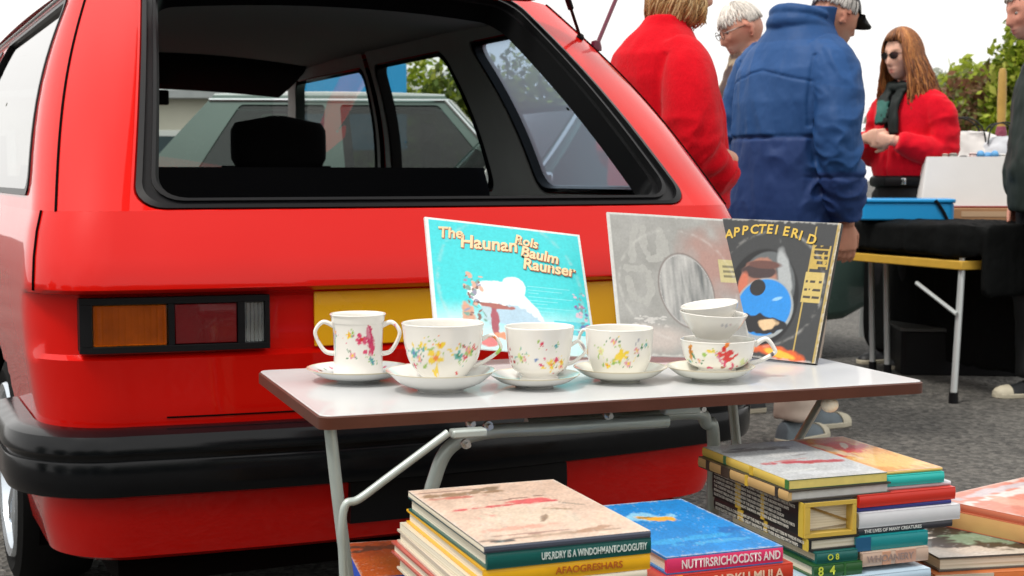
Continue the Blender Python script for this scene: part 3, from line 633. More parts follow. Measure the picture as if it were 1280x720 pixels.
cup(554, 485, [(.024, 0), (.033, 0), (.034, .004), (.031, .008), (.040, .018), (.052, .036), (.058, .058), (.0605, .077), (.062, .088), (.063, .0915)], .002,
    'wide white teacup with orange and yellow flowers and green sprigs on its side', spray(.001, .046, .0105, (YEL, ORG, YEL, GRN, YEL), 2) + spray(-.036, .050, .007, (TEA, BLU, TEA, YEL), 3) + spray(-.018, .062, .006, (YEL, (.7, .6, .3), GRN), 5) + spray(.036, .048, .0065, (TEA, DGR, YEL, GRN), 4) + spray(.009, .064, .005, (YEL, ORG, GRN), 6) + spray(.055, .052, .007, (GRN, ORG, RED), 7) + [(.002, .026, .0014, .012, 0, YEL), (.03, .02, .002, .004, .4, RED), (-.045, .03, .005, .003, .5, DGR)],
    [(hand_pts(R(5), .060, .045, .066, .026, .026), .0042, [(.075, .066, .008, .007, 0, ORG), (.083, .05, .005, .009, 0, GRN), (.07, .03, .006, .003, .4, BRN)])])
saucer(668, 483, .069, 'plain white saucer under the low cup with faint yellow flowers, middle of the row', [], (.75, .745, .71), .019)
cup(674, 480, [(.022, 0), (.029, 0), (.030, .004), (.028, .008), (.042, .018), (.047, .034), (.051, .062), (.054, .082)], .002,
    'low white teacup with faint yellow and green flowers and a red patch at its left', spray(-.022, .038, .006, ((.66, .72, .30), GRN, TEA, (.5, .6, .4)), 8) + spray(.026, .028, .0065, (YEL, ORG, PNK, YEL), 9) + spray(.044, .024, .005, ((.8, .5, .3), PNK, BRN), 10) + [(-.052 + .016 * math.cos(k * 2.4) * (k / 14), .034 + .020 * math.sin(k * 2.4) * (k / 14), .0032, .0028, k, (.40, .05, .05)) for k in range(16)] + [(.003, .036, .003, .002, .3, BLU)],
    [(hand_pts(R(8), .051, .044, .052, .022, .020), .0036, [(.068, .05, .004, .006, 0, (.45, .4, .42))])])
saucer(775, 476, .073, 'cream white saucer under the square-sided cup with one yellow flower', rimdots(.058, 3, (GRN, TEA), 0, .003), (.78, .77, .68), .022)
cup(774, 474, [(.024, 0), (.035, 0), (.040, .004), (.044, .012), (.0505, .03), (.0525, .05), (.0535, .070), (.054, .074)], .002,
    'white straight-sided teacup with a single yellow flower, in front of the grey record sleeve', spray(.010, .038, .008, (YEL, YEL, (.45, .5, .12), GRN), 11) + spray(-.025, .042, .005, ((.70, .72, .35), (.7, .5, .3), GRN), 12) + [(.036, .060, .003, .002, .5, (.4, .4, .45)), (.032, .054, .002, .0015, .5, (.4, .4, .45)), (-.001, .05, .002, .0015, .5, GRN), (.005, .034, .006, .006, .4, YEL)],
    [(hand_pts(R(150), .053, .047, .062, .026, .018), .0036, [])])
saucer(888, 475, .069, 'cream white saucer under the stack of three cups at the right', [], (.79, .79, .71), .022)
c5 = tl(897, 471)
cup(897, 471, [(.024, 0), (.032, 0), (.033, .004), (.031, .007), (.045, .014), (.054, .026), (.058, .042), (.0595, .050), (.0605, .053)], .002,
    'wide white teacup with red floral print and a looped handle, bottom of the cup stack', spray(.014, .036, .010, (RED, RED, ORG, PNK), 13) + [(.026, .030, .011, .0022, .6, RED), (.004, .028, .002, .012, .5, (.6, .2, .3)), (-.020, .034, .004, .004, 0, GRN), (-.046, .036, .005, .014, .1, (.62, .26, .05)), (-.046, .038, .002, .006, .1, BRN), (-.04, .030, .002, .008, .6, DGR), (.045, .022, .006, .007, 0, (.6, .68, .35)), (-.012, .012, .006, .003, 0, PNK), (.008, .013, .004, .003, .5, BRN), (.022, .011, .004, .003, 0, PNK), (-.013, .040, .003, .003, 0, YEL)] + spray(-.006, .04, .003, (YEL, GRN, GRN), 15),
    [(hand_pts(R(-3), .0595, .050, .044, .014, .030, .004), .0052, [(.085, .03, .003, .012, .4, (.10, .08, .08)), (.07, .04, .004, .003, 0, (.25, .2, .2))])], c=c5)
cup(0, 0, [(.020, 0), (.026, 0), (.027, .004), (.034, .012), (.046, .028), (.0515, .038), (.054, .043)], .0018, 'plain white teacup with a tiny grey mark, middle of the cup stack', [(.016, .030, .0022, .0035, .2, (.5, .5, .52)), (.023, .030, .0022, .004, -.2, (.52, .52, .55)), (.030, .031, .003, .002, 0, (.62, .5, .5))],
    [], z0=0, c=c5 + Vector((-.010, -.002, .060)), tilt=(R(2), R(3), 0))
cup(0, 0, [(.018, 0), (.024, 0), (.025, .004), (.032, .012), (.041, .024), (.0445, .034), (.046, .038)], .0018, 'plain white teacup tilted to the left, topmost of the cup stack', [], [], z0=0, c=c5 + Vector((-.010, 0, .079)), tilt=(R(3), R(-7), 0))
# ================================================================ records and books
A_print = attr_mat('printed_card', .33, coat=.25, vary=.05)
A_print2 = attr_mat('printed_paper', .5, coat=.05, vary=.08)
def page_mat():
    m = pbr('book_pages', (.72, .64, .48), .85); nt = m.node_tree; b = nt.nodes['Principled BSDF']; tc = nt.nodes.new('ShaderNodeTexCoord')
    mp = nt.nodes.new('ShaderNodeMapping'); mp.inputs['Scale'].default_value = (3, 3, 900); n = nt.nodes.new('ShaderNodeTexNoise'); n.inputs['Scale'].default_value = 1; n.inputs['Detail'].default_value = 4
    nt.links.new(tc.outputs['Object'], mp.inputs[0]); nt.links.new(mp.outputs[0], n.inputs['Vector'])
    cr = nt.nodes.new('ShaderNodeValToRGB'); cr.color_ramp.elements[0].position = .3; cr.color_ramp.elements[0].color = (.50, .42, .28, 1); cr.color_ramp.elements[1].position = .55; cr.color_ramp.elements[1].color = (.80, .74, .60, 1)
    nt.links.new(n.outputs['Fac'], cr.inputs[0]); nt.links.new(cr.outputs[0], b.inputs['Base Color']); return m
M_page = page_mat()
def tmat(c): return pbr('ink_%d_%d_%d' % tuple(int(x * 100) for x in c), c, .5)
def plate(name, label, cat, TL, TRp, BL, th, art, nu=170, nv=170, edge=(.7, .7, .68), texts=()):
    """a flat sleeve standing up: corners top left, top right, bottom left"""
    X = (TRp - TL); w_ = X.length; X.normalize(); Yd = (BL - TL); Yd = (Yd - X * Yd.dot(X)); h_ = Yd.length; Y = -Yd.normalized(); N = X.cross(Y).normalized()
    mz = min((TL - Y * h_).z, (TL - Y * h_ + X * w_).z); h_ += (mz - TZ - .0015) / Y.z; base = TL - Y * h_; lift = 0
    t = thing(name, label, cat, base + Vector((0, 0, lift)), 0); M = Matrix((X, Y, N)).transposed()
    mb = MB(); uu, vv = np.meshgrid(np.linspace(0, 1, nu + 1), np.linspace(0, 1, nv + 1)); c = art(uu.ravel(), vv.ravel(), w_, h_)
    warp = lambda u, v: M @ Vector((u * w_, v * h_, th / 2 + .0012 * math.sin(3 * u + 1) * v))
    uu_, vv_ = uu.ravel(), vv.ravel(); rg_ = np.hypot((uu_ - .5), (vv_ - .5) * h_ / w_); wr_ = (gs(rg_ - .455, .012) * np.clip(.4 + n2(uu_, vv_, 24, 77), 0, 1) * .30 + .5 * sstep(.016, .002, np.minimum(np.minimum(uu_, 1 - uu_), np.minimum(vv_, 1 - vv_)) + .012 * n2(uu_, vv_, 40, 78)))[:, None]; c = c * (1 - wr_) + np.array((.60, .59, .56)) * wr_; c = (c * (1 + .08 * n2(uu_, vv_, 90, 79))[:, None]).clip(.004, .9)
    mb.grid(warp, nu, nv, col=c)
    rim = [(0, 0), (1, 0), (1, 1), (0, 1)]; bk = [M @ Vector((u * w_, v * h_, -th / 2)) for u, v in rim]
    mb.add(bk, [(3, 2, 1, 0)], col=edge)
    for (a, b) in (((0, 0), (1, 0)), ((1, 0), (1, 1)), ((1, 1), (0, 1)), ((0, 1), (0, 0))):
        n = 20; f_ = [warp(a[0] + (b[0] - a[0]) * k / n, a[1] + (b[1] - a[1]) * k / n) for k in range(n + 1)]; r_ = [M @ Vector(((a[0] + (b[0] - a[0]) * k / n) * w_, (a[1] + (b[1] - a[1]) * k / n) * h_, -th / 2)) for k in range(n + 1)]
        mb.loft([f_, r_], cap=False, closed=False, col=edge)
    mb.build('sleeve', A_print, t, sharp=30, normals=False)
    for body, u, v, size, col, rot, shear, bold, shadow in texts:
        for k, (cc, ox) in enumerate(((shadow, .0016), (col, 0)) if shadow else ((col, 0),)):
            q = MB(); Mt = Matrix.Translation(M @ Vector((u * w_ + ox, v * h_ - ox, th / 2 + .0014 + .0004 * k))) @ M.to_4x4() @ Matrix.Rotation(rot, 4, 'Z')
            text_mb(q, body, size, Mt, shear=shear, bold=bold, ext=.0002); q.build('title_lettering', tmat(cc), t, sharp=0)
    return t, M, w_, h_
def blob(c, u, v, x, y, rx, ry, col, soft=.15, ang=0, nz=None):
    ca, sa = math.cos(ang), math.sin(ang); d = np.sqrt((((u - x) * ca + (v - y) * sa) / rx) ** 2 + ((-(u - x) * sa + (v - y) * ca) / ry) ** 2)
    if nz is not None: d = d + nz
    k = np.clip((1 + soft / 2 - d) / soft, 0, 1)[:, None]; c[:] = c * (1 - k) + np.array(col) * k
def rectp(c, u, v, x0, y0, x1, y1, col): k = (u > x0) & (u < x1) & (v > y0) & (v < y1); c[k] = col
def line(c, u, v, pts, wd, col, nz=None):
    for (x0, y0), (x1, y1) in zip(pts, pts[1:]):
        dx, dy = x1 - x0, y1 - y0; L2 = dx * dx + dy * dy; t = np.clip(((u - x0) * dx + (v - y0) * dy) / L2, 0, 1); d = np.hypot(u - x0 - t * dx, v - y0 - t * dy)
        if nz is not None: d = d + nz * wd
        c[d < wd] = col
def art_blue(u, v, w_, h_):
    c = np.tile(np.array((.06, .62, .66)), (len(u), 1)); nz = n2(u, v, 26, 1) * .35; n3 = n2(u, v, 70, 2)
    k = sstep(.42, .12, v + .05 * n2(u, v, 5, 3))[:, None]; c[:] = c * (1 - k * .75) + np.array((.70, .84, .84)) * k * .75
    rectp(c, u, v, .75, .16, .99, .27, (.10, .58, .66)); c[(u > .75) & (v > .205) & (v < .215)] = (.4, .75, .78)
    for y in np.linspace(.30, .52, 9): rectp(c, u, v, .60, y, .60 + .3 * abs(math.sin(y * 40)), y + .006, (.22, .70, .74))
    # white beast bowed over a pool with a brown underside
    blob(c, u, v, .40, .43, .17, .11, (.86, .88, .87), .1, .1, nz * .3); blob(c, u, v, .515, .50, .075, .09, (.88, .89, .88), .1, 0, nz * .3); blob(c, u, v, .60, .33, .05, .15, (.82, .86, .86), .1, .55, nz * .3)
    line(c, u, v, [(.27, .36), (.36, .345), (.46, .345), (.56, .28), (.68, .17)], .007, (.20, .10, .09), n3 * .6)
    blob(c, u, v, .50, .26, .16, .09, (.42, .58, .70), .2, -.3, nz); blob(c, u, v, .35, .28, .05, .09, (.45, .60, .66), .2, 0, nz)
    blob(c, u, v, .375, .22, .025, .13, (.38, .10, .13), .2, 0, nz * .6); blob(c, u, v, .40, .34, .10, .02, (.40, .14, .12), .2, -.1, nz); blob(c, u, v, .22, .22, .035, .14, (.62, .34, .24), .3, .1, nz)
    blob(c, u, v, .54, .10, .17, .035, (.74, .30, .18), .3, -.15, nz); blob(c, u, v, .60, .06, .10, .022, (.70, .14, .12), .3, -.2, nz); blob(c, u, v, .33, .06, .06, .04, (.66, .20, .2), .3, 0, nz)
    for k in range(46):
        r = random.Random(k); x = .20 + .12 * r.random(); y = .22 + .36 * r.random(); blob(c, u, v, x, y, .012 * r.random() + .004, .006 + .02 * r.random(), r.choice([(.25, .14, .12), (.20, .36, .30), (.68, .40, .30), (.30, .30, .4)]), .3, r.uniform(-1, 1))
    for k in range(40):
        r = random.Random(k + 99); x = .90 + .07 * r.random(); y = .16 + .38 * r.random(); blob(c, u, v, x, y, .004 + .008 * r.random(), .005 + .012 * r.random(), r.choice([(.40, .10, .28), (.14, .20, .45), (.7, .5, .6), (.2, .34, .36)]), .3, r.uniform(-1, 1))
    e = (u < .018) | (v > .985) | (u > .985); c[e] = (.78, .80, .78); return c
TLb, TRb, BLb = pty(530, 272, 2.48), pty(724, 294, 2.60), ptz(550, 455, .70)
BLb = pty(550, 466, 2.335)
plate('record_sleeve', 'turquoise record sleeve with cream title lettering and a white beast, standing behind the cups', 'record', TLb, TRb, BLb, .004, art_blue, texts=[
    ('The', .07, .845, .030, (.80, .62, .36), R(4), .2, .0006, (.45, .12, .06)), ('Haunan\u2019', .20, .785, .036, (.82, .64, .38), R(1), .15, .0008, (.45, .12, .06)), ('Rols', .55, .865, .026, (.82, .64, .38), R(-8), .15, .0006, (.45, .12, .06)), ('Baulm', .58, .765, .030, (.82, .64, .38), R(-7), .15, .0008, (.45, .12, .06)), ('Raunser', .585, .665, .031, (.82, .64, .38), R(-4), .15, .0008, (.45, .12, .06))])
def art_grey(u, v, w_, h_):
    c = np.tile(np.array((.29, .29, .275)), (len(u), 1)); nz = n2(u, v, 6, 4); c += (.05 * nz)[:, None]
    blob(c, u, v, .84, .66, .30, .24, (.36, .22, .19), .9, .5, nz * .4)
    k = (u > .70 + .5 * (v - .35) * 0 + .42 * (1 - v)) & (v < .88) & (v > .1) & (u > .80); 
    # large faded capitals
    for pts in ([(.16, .66), (.18, .84), (.22, .90)], [(.27, .90), (.26, .76), (.30, .68), (.38, .68), (.40, .88)], [(.42, .84), (.43, .72)], [(.12, .52), (.14, .40), (.24, .36), (.28, .44), (.28, .56)], [(.10, .60), (.24, .60)]): line(c, u, v, pts, .026, (.34, .34, .32), n2(u, v, 20, 8) * .5)
    blob(c, u, v, .56, .46, .215, .27, (.16, .13, .12), .05, .2); blob(c, u, v, .56, .46, .205, .26, (.42, .42, .41), .05, .2)
    ins = ((((u - .56) * math.cos(.2) + (v - .46) * math.sin(.2)) / .2) ** 2 + ((-(u - .56) * math.sin(.2) + (v - .46) * math.cos(.2)) / .25) ** 2) < 1
    st = n2(u * 5, v * .7, 5, 5); c[ins] = (np.array((.33, .33, .32)) + st[ins][:, None] * np.array((.22, .21, .20))).clip(.1, .7)
    rectp(c, u, v, .84, .53, .99, .70, (.50, .44, .22)); [rectp(c, u, v, .87, y, .96, y + .015, (.2, .18, .1)) for y in (.57, .605, .64)]
    for k in range(30):
        r = random.Random(k + 5); x = .12 + .26 * r.random(); blob(c, u, v, x, .20 + .07 * r.random(), .02 * r.random() + .005, .006, (.48, .47, .45), .3)
    blob(c, u, v, .3, .12, .2, .08, (.44, .39, .36), .8, 0, nz * .3); c[(u < .02) | (v > .985)] = (.50, .50, .48); return c.clip(.02, .85)
plate('record_sleeve', 'silver grey record sleeve with a ringed oval and small yellow tag, beside the black one', 'record', pty(758, 266, 2.55), pty(915, 275, 2.60), pty(780, 458, 2.40), .004, art_grey)
def art_black(u, v, w_, h_):
    c = np.tile(np.array((.034, .036, .038)), (len(u), 1)); nz = n2(u, v, 9, 6)
    blob(c, u, v, .47, .43, .30, .36, (.008, .008, .009), .05, .25); blob(c, u, v, .49, .50, .235, .27, (.10, .11, .115), .05, .2); blob(c, u, v, .62, .60, .05, .22, (.34, .36, .37), .3, .35, nz * .2)
    blob(c, u, v, .42, .58, .15, .13, (.36, .16, .11), .15, 0, nz * .2); blob(c, u, v, .42, .62, .15, .05, (.05, .03, .03), .2, 0, nz * .3); blob(c, u, v, .29, .52, .04, .08, (.5, .14, .08), .3, 0, nz * .3); blob(c, u, v, .44, .67, .14, .03, (.12, .05, .04), .3)
    blob(c, u, v, .50, .35, .245, .225, (.30, .33, .34), .04, 0); blob(c, u, v, .50, .36, .225, .205, (.012, .22, .62), .04, 0)
    blob(c, u, v, .50, .24, .19, .07, (.012, .012, .014), .1, .1, nz * .5); blob(c, u, v, .56, .255, .075, .035, (.64, .45, .26), .3, .2, nz * .8); blob(c, u, v, .42, .50, .065, .06, (.016, .015, .016), .06)
    blob(c, u, v, .60, .43, .04, .012, (.25, .5, .8), .4, .3)
    rectp(c, u, v, .800, .05, .812, .965, (.42, .30, .08)); c[u > .972] = (.40, .29, .09); rectp(c, u, v, .985, 0, 1, 1, (.30, .22, .08))
    rectp(c, u, v, .815, .66, .955, .83, (.46, .32, .07)); rectp(c, u, v, .79, .42, .945, .64, (.50, .38, .12))
    for y in np.linspace(.67, .82, 5): k = (u > .825) & (u < .945) & (abs(v - y) < .012) & (n2(u * 40, v * 14, 1, 3) > -.1); c[k] = (.03, .025, .02)
    for y in (.46, .51, .57): k = (u > .80) & (u < .93) & (abs(v - y) < .010) & (n2(u * 30, v * 14, 1, 4) > -.25); c[k] = (.05, .04, .03)
    blob(c, u, v, .66, .05, .26, .045, (.60, .10, .02), .3, -.15, nz * .5); blob(c, u, v, .68, .045, .14, .025, (.72, .42, .04), .3, -.15, nz * .4); return c
_tl = pty(905, 274, 2.60)
tb, Mb_, wb_, hb_ = plate('record_sleeve', 'black record sleeve with gold lettering and a bright blue disc, rightmost of the sleeves', 'record', _tl, pty(1053, 280, 2.46), _tl - (pty(1053, 280, 2.46) - pty(1035, 460, 2.38)), .010, art_black, edge=(.03, .03, .03))
q = MB(); s_ = 'APPCTEIERID'
for i, ch in enumerate(s_):
    a = (i - 5) / 5; u_, v_ = .43 + .345 * a, .845 + .055 * (1 - a * a); text_mb(q, ch, .024, Matrix.Translation(Mb_ @ Vector((u_ * wb_ - .006, v_ * hb_, .0068))) @ Mb_.to_4x4() @ Matrix.Rotation(R(-9 * a), 4, 'Z'), bold=.0006, ext=.0002)
q.build('title_lettering', tmat((.60, .40, .06)), tb, sharp=0)
# ---- books
def book(A, rz, w_, l_, th, cov, label, spine='front', text=None, tcol=(.8, .8, .78), tsize=.62, hard=True, art=None, bands=(), group=None, page=True, name='book', tx=.06, rows=1, tspace=1.0, ncov=None, cat='book', goldframe=False, pcol=None):
    """A = near left bottom corner; x runs along the near edge, y away from the camera"""
    t = thing(name, label, cat, A, rz, group); ct = .0026 if hard else .0007; ins = .0035 if hard else .0004
    c = MB(); n = 70 if art else 1
    if art:
        uu, vv = np.meshgrid(np.linspace(0, 1, n + 1), np.linspace(0, 1, n + 1)); cc = art(uu.ravel(), vv.ravel()).clip(.01, .88)
        sag = random.uniform(.0, .0012); c.grid(lambda u, v: Vector((u * w_, v * l_, th + sag * math.sin(3 * u) * math.sin(2 * v))), n, n, col=cc)
    ec = cov if ncov is None else ncov
    c.box((w_ / 2, l_ / 2, th - ct / 2 - (.0004 if art else 0)), (w_, l_, ct), col=ec); c.box((w_ / 2, l_ / 2, ct / 2), (w_, l_, ct), col=ec)
    if spine == 'front': c.loft([[Vector((x, y, z)) for y, z in ((ct * 2, ct * .5), (0, ct * .6), (-.0012, th * .3), (-.0012, th * .7), (0, th - ct * .6), (ct * 2, th - ct * .6))] for x in (0.0004, w_ - .0004)], col=cov)
    elif spine == 'left': c.loft([[Vector((x, y, z)) for x, z in ((ct * 2, ct * .5), (0, ct * .6), (-.0012, th * .3), (-.0012, th * .7), (0, th - ct * .6), (ct * 2, th - ct * .6))] for y in (0.0004, l_ - .0004)], col=cov)
    for b0, b1, bc in bands:
        if spine == 'front': c.box(((b0 + b1) / 2 * w_, -.0006, th / 2), ((b1 - b0) * w_, .0022, th - .001), col=bc)
        else: c.box((-.0006, (b0 + b1) / 2 * l_, th / 2), (.0022, (b1 - b0) * l_, th - .001), col=bc)
    g_ = MB(); x0, x1, y0, y1 = ins, w_ - ins, ins, l_ - ins
    if goldframe:
        gd = (.58, .40, .07); y0 = .014
        for (a0, a1, b0, b1) in ((0, w_, 0, .006), (0, w_, th - .006, th), (0, .008, .006, th - .006), (w_ - .006, w_, .006, th - .006)): c.box(((a0 + a1) / 2, .006, (b0 + b1) / 2), (a1 - a0, .018, b1 - b0 - .0004), col=gd)
        c.add([Vector((.008, .012, .006)), Vector((w_ - .006, .012, .010)), Vector((w_ - .006, .026, .022)), Vector((.008, .026, .036))], [(0, 1, 2, 3)], col=(.30, .24, .15)); c.add([Vector((.008, .010, th - .008)), Vector((w_ - .006, .010, .016)), Vector((w_ - .006, .014, .019)), Vector((.008, .014, th - .005))], [(0, 1, 2, 3)], col=(.34, .20, .05))
    if spine == 'front': y0 = ct * 2 + .0003
    if spine == 'left': x0 = ct * 2 + .0003
    g_.box(((x0 + x1) / 2, (y0 + y1) / 2, th / 2), (x1 - x0, y1 - y0, th - 2 * ct - .0002)); c.build('cover', A_print, t, sharp=30); g_.build('pages', M_page if pcol is None else pbr('tinted_pages_%d' % int(pcol[0] * 100), pcol, .8, vary=.15, vscale=90), t, sharp=30)
    if text:
        m = MB()
        for r in range(rows):
            sz = th * tsize / rows; zb = th * (.5 - tsize * .36) if rows == 1 else th * (.1 + .8 * (rows - 1 - r) / rows)
            s = text if isinstance(text, str) else text[r % len(text)]
            if spine == 'front': M = Matrix.Translation((tx * w_, -.0022, zb)) @ Matrix.Rotation(PI / 2, 4, 'X')
            else: M = Matrix.Translation((-.0022, l_ * (1 - tx), zb)) @ Matrix.Rotation(-PI / 2, 4, 'Z') @ Matrix.Rotation(PI / 2, 4, 'X')
            L_ = (w_ if spine == 'front' else l_) * (.97 - tx); q_ = MB(); wt_ = text_mb(q_, s, sz * 1.25, Matrix.Identity(4), bold=sz * .02, space=tspace, ext=.0002); k_ = min(1, L_ / max(wt_, 1e-4)); m.add([M @ Vector((v[0] * k_, v[1], v[2])) for v in q_.v], q_.f)
        m.build('spine_lettering', tmat(tcol), t, sharp=0)
    return t
def art_noise(base, blots, sc=6, seed=0, border=None):
    def f(u, v):
        c = np.tile(np.array(base, dtype=float), (len(u), 1)); nz = n2(u, v, sc, seed); c *= (1 + .12 * nz)[:, None]
        for x, y, rx, ry, ang, col in blots: blob(c, u, v, x, y, rx, ry, col, .25, ang, .5 * n2(u, v, 14, seed + x))
        c *= (1 + .16 * n2(u, v, 70, seed + 1) + .10 * n2(u, v, 160, seed + 2))[:, None]; ed = np.minimum(np.minimum(u, 1 - u), np.minimum(v, 1 - v)); wk = sstep(.020, .002, ed + .018 * n2(u, v, 34, seed + 3))[:, None]; c = c * (1 - .55 * wk) + np.array((.62, .58, .52)) * .55 * wk
        sc_ = (np.abs(n2(u * 1.2, v * .35, 22, seed + 4)) < .012)[:, None] * .25; c = c * (1 - sc_) + .6 * sc_
        if border is not None: c[(u < .02) | (u > .98) | (v < .02) | (v > .98)] = border
        return c
    return f
def up(A, rz, dx, dy, z): return Vector((A.x + dx * math.cos(rz) - dy * math.sin(rz), A.y + dx * math.sin(rz) + dy * math.cos(rz), z))
GA, GB_, GC, GD = 'books in the pile with the green and yellow spines', 'books in the pile under the blue cover', 'books in the tall mixed pile', 'books in the low pile at the right edge'
# pile one
A0 = ptz(605, 683, .62); za = .62; rA = R(20.5)
artA = art_noise((.60, .43, .33), [(.5, .075, .46, .012, 0, (.16, .10, .08)), (.42, .125, .3, .010, 0, (.30, .16, .12)), (.25, .93, .2, .010, 0, (.2, .1, .08)), (.60, .70, .22, .008, .1, (.20, .10, .08)), (.35, .55, .010, .10, .4, (.25, .14, .1)), (.66, .40, .012, .09, -.5, (.28, .16, .12)), (.5, .52, .24, .09, .1, (.64, .50, .40)), (.5, .60, .40, .018, .06, (.55, .05, .06)), (.62, .64, .18, .03, .05, (.60, .10, .10)), (.28, .86, .22, .035, 0, (.28, .17, .10)), (.22, .80, .14, .02, 0, (.50, .16, .12)), (.45, .90, .10, .03, .2, (.24, .16, .1)), (.30, .46, .16, .03, .3, (.62, .22, .18)), (.5, .40, .3, .14, 0, (.60, .47, .36)), (.3, .22, .24, .03, .05, (.62, .30, .22)), (.55, .34, .06, .012, .9, (.25, .16, .1)), (.72, .46, .12, .012, -.3, (.32, .22, .14)), (.80, .30, .05, .03, .5, (.58, .40, .30)), (.55, .08, .36, .02, .0, (.38, .26, .18)), (.7, .10, .12, .03, .2, (.36, .2, .12)), (.14, .05, .07, .02, 0, (.05, .04, .04)), (.86, .52, .08, .01, -.6, (.25, .2, .15))], 9, 3)
stackA = [(.008, 0, 0, 0, .200, .292, (.06, .07, .10), None, None, 'thin cream booklet with a red and brown picture cover, topmost in its pile', artA),
    (.0185, .003, .000, .004, .198, .296, (.0, .085, .075), 'UPS,RDRY IS A WINDOHMANTCADOGUTIY', (.62, .70, .66), 'dark green hardback with small white spine lettering, directly above the yellow spine', None),
    (.018, .000, .002, -.006, .200, .304, (.76, .40, .006), 'AFAOGRESHARS', (.42, .10, .01), 'yellow hardback with dark red spine lettering under the green one', None),
    (.011, -.004, -.001, .006, .200, .312, (.66, .60, .48), None, None, 'thin cream paperback just beneath the yellow spine', None),
    (.017, -.010, .004, -.012, .208, .318, (.60, .52, .42), 'ANNUAL STORIES', (.3, .08, .05), 'cream hardback fourth from the yellow spine pile bottom', None),
    (.016, -.012, .0, .0, .208, .330, (.45, .08, .06), None, None, 'dark red hardback low in the pile with the yellow spine', None),
    (.020, -.010, .003, -.012, .205, .322, (.68, .62, .50), None, None, 'off-white thick hardback low in the left pile', None),
    (.022, 0, .0, .0, .205, .30, (.12, .16, .22), None, None, 'slate blue hardback near the bottom of the left pile', None), (.0335, 0, 0, 0, .21, .30, (.40, .30, .20), None, None, 'thick tan hardback at the bottom of the left pile', None), (.036, 0, 0, 0, .21, .30, (.2, .22, .2), None, None, 'thick grey green hardback under the tan one', None)]
z = za
for th, dx, dy, dr, w_, l_, cv, tx, tc_, lb, ar_ in stackA:
    z -= th; book(up(A0, rA, dx, dy, z), rA + dr, w_, l_, th - .0004, cv, lb, 'front', tx, tc_ or (.8, .8, .8), art=ar_, hard=th > .012, group=GA, tx=.32 if tx and tx[0] == 'U' else (.42 if tx else .06), tsize=.5, name='book'); 
    if z < .423: break
# pile two
B0 = ptz(833, 697, .57); rB = R(20.2); z = .57
artB = art_noise((.008, .21, .56), [(.42, .70, .22, .07, -.1, (.22, .50, .70)), (.47, .66, .13, .05, -.25, (.72, .36, .03)), (.42, .69, .08, .02, 0, (.30, .18, .05)), (.45, .26, .35, .04, .05, (.03, .30, .62)), (.6, .18, .28, .03, 0, (.05, .32, .62)), (.85, .35, .1, .05, .2, (.006, .14, .42))], 7, 5)
for th, dx, dy, dr, w_, l_, cv, tx, tc_, lb, ar_, bd in [(.021, 0, 0, 0, .158, .272, (.66, .03, .13), 'NUTTIRSRICHOCDSTS AND', (.80, .72, .72), 'bright blue hardback with a pink spine and an orange emblem on its cover', artB, ()),
        (.022, -.022, -.006, .01, .192, .262, (.52, .035, .012), 'SADKU MULA', (.78, .55, .40), 'red orange hardback with a yellow spine end under the blue one', None, ((0, .21, (.80, .62, .01)),)),
        (.020, -.016, .002, -.02, .180, .270, (.66, .58, .50), None, None, 'cream hardback beneath the red orange spine', None, ()), (.024, 0, 0, 0, .18, .27, (.06, .12, .3), None, None, 'navy hardback near the bottom of the blue pile', None, ()), (.030, 0, 0, .02, .18, .27, (.1, .25, .12), None, None, 'green hardback under the navy one', None, ()), (.0325, 0, 0, 0, .18, .27, (.35, .2, .1), None, None, 'brown hardback at the bottom of the blue pile', None, ())]:
    z -= th; book(up(B0, rB, dx, dy, z), rB + dr, w_, l_, th - .0004, cv, lb, 'front', tx, tc_ or (.8, .8, .8), art=ar_, group=GB_, bands=bd, tx=.12 if bd == () else .42, tsize=.58, ncov=(.01, .18, .5) if ar_ else None)
# pile three, left column
C0 = ptz(986, 600, .60); rC = R(19.6); GOLD = (.62, .42, .05)
artC = art_noise((.50, .52, .53), [(.45, .80, .40, .035, 0, (.22, .22, .22)), (.25, .86, .12, .02, .1, (.18, .18, .2)), (.55, .40, .36, .030, -.05, (.50, .10, .12)), (.40, .46, .2, .02, .1, (.55, .25, .25)), (.72, .36, .2, .02, 0, (.46, .1, .1)), (.55, .62, .25, .05, .2, (.60, .61, .61)), (.3, .20, .25, .02, .1, (.60, .62, .62)), (.7, .84, .2, .02, 0, (.3, .3, .3)), (.65, .58, .14, .012, .2, (.3, .28, .28)), (.5, .12, .4, .03, 0, (.58, .60, .62))], 9, 7)
z = .60
z -= .014; book(up(C0, rC, 0, 0, z), rC, .160, .258, .0136, (.66, .48, .10), 'pale grey book with red lettering and yellow page edges, topping the tall pile', 'left', None, art=artC, hard=False, group=GC, bands=((0.0, .03, (.05, .18, .05)), (.38, .42, GOLD), (.70, .73, (.05, .2, .1))), ncov=(.05, .12, .07), pcol=(.66, .54, .16))
z -= .017; book(up(C0, rC, -.002, -.004, z), rC + .02, .168, .262, .0166, (.52, .34, .14), 'worn tan book with dark bands under the pale grey cover', 'left', None, group=GC, bands=((.1, .13, (.03, .03, .03)), (.42, .45, GOLD), (.62, .72, (.05, .04, .03)), (.86, .90, (.05, .04, .03))), ncov=(.06, .05, .04), pcol=(.58, .58, .56))
ROWS = ['MONOHSTTRELLA COLLETTIOHN OF THE EARLY WORKS AND LETTERS IN TWELVE PARTS', 'ILLUSTRATED HISTORY OF THE GREAT RAILWAYS AND THEIR BUILDERS WITH MAPS', 'A COMPLETE GUIDE TO BRITISH BIRDS AND THEIR EGGS NESTS AND HABITS', 'THE COUNTRY HOUSE AND GARDEN THROUGH FOUR CENTURIES OF DESIGN']
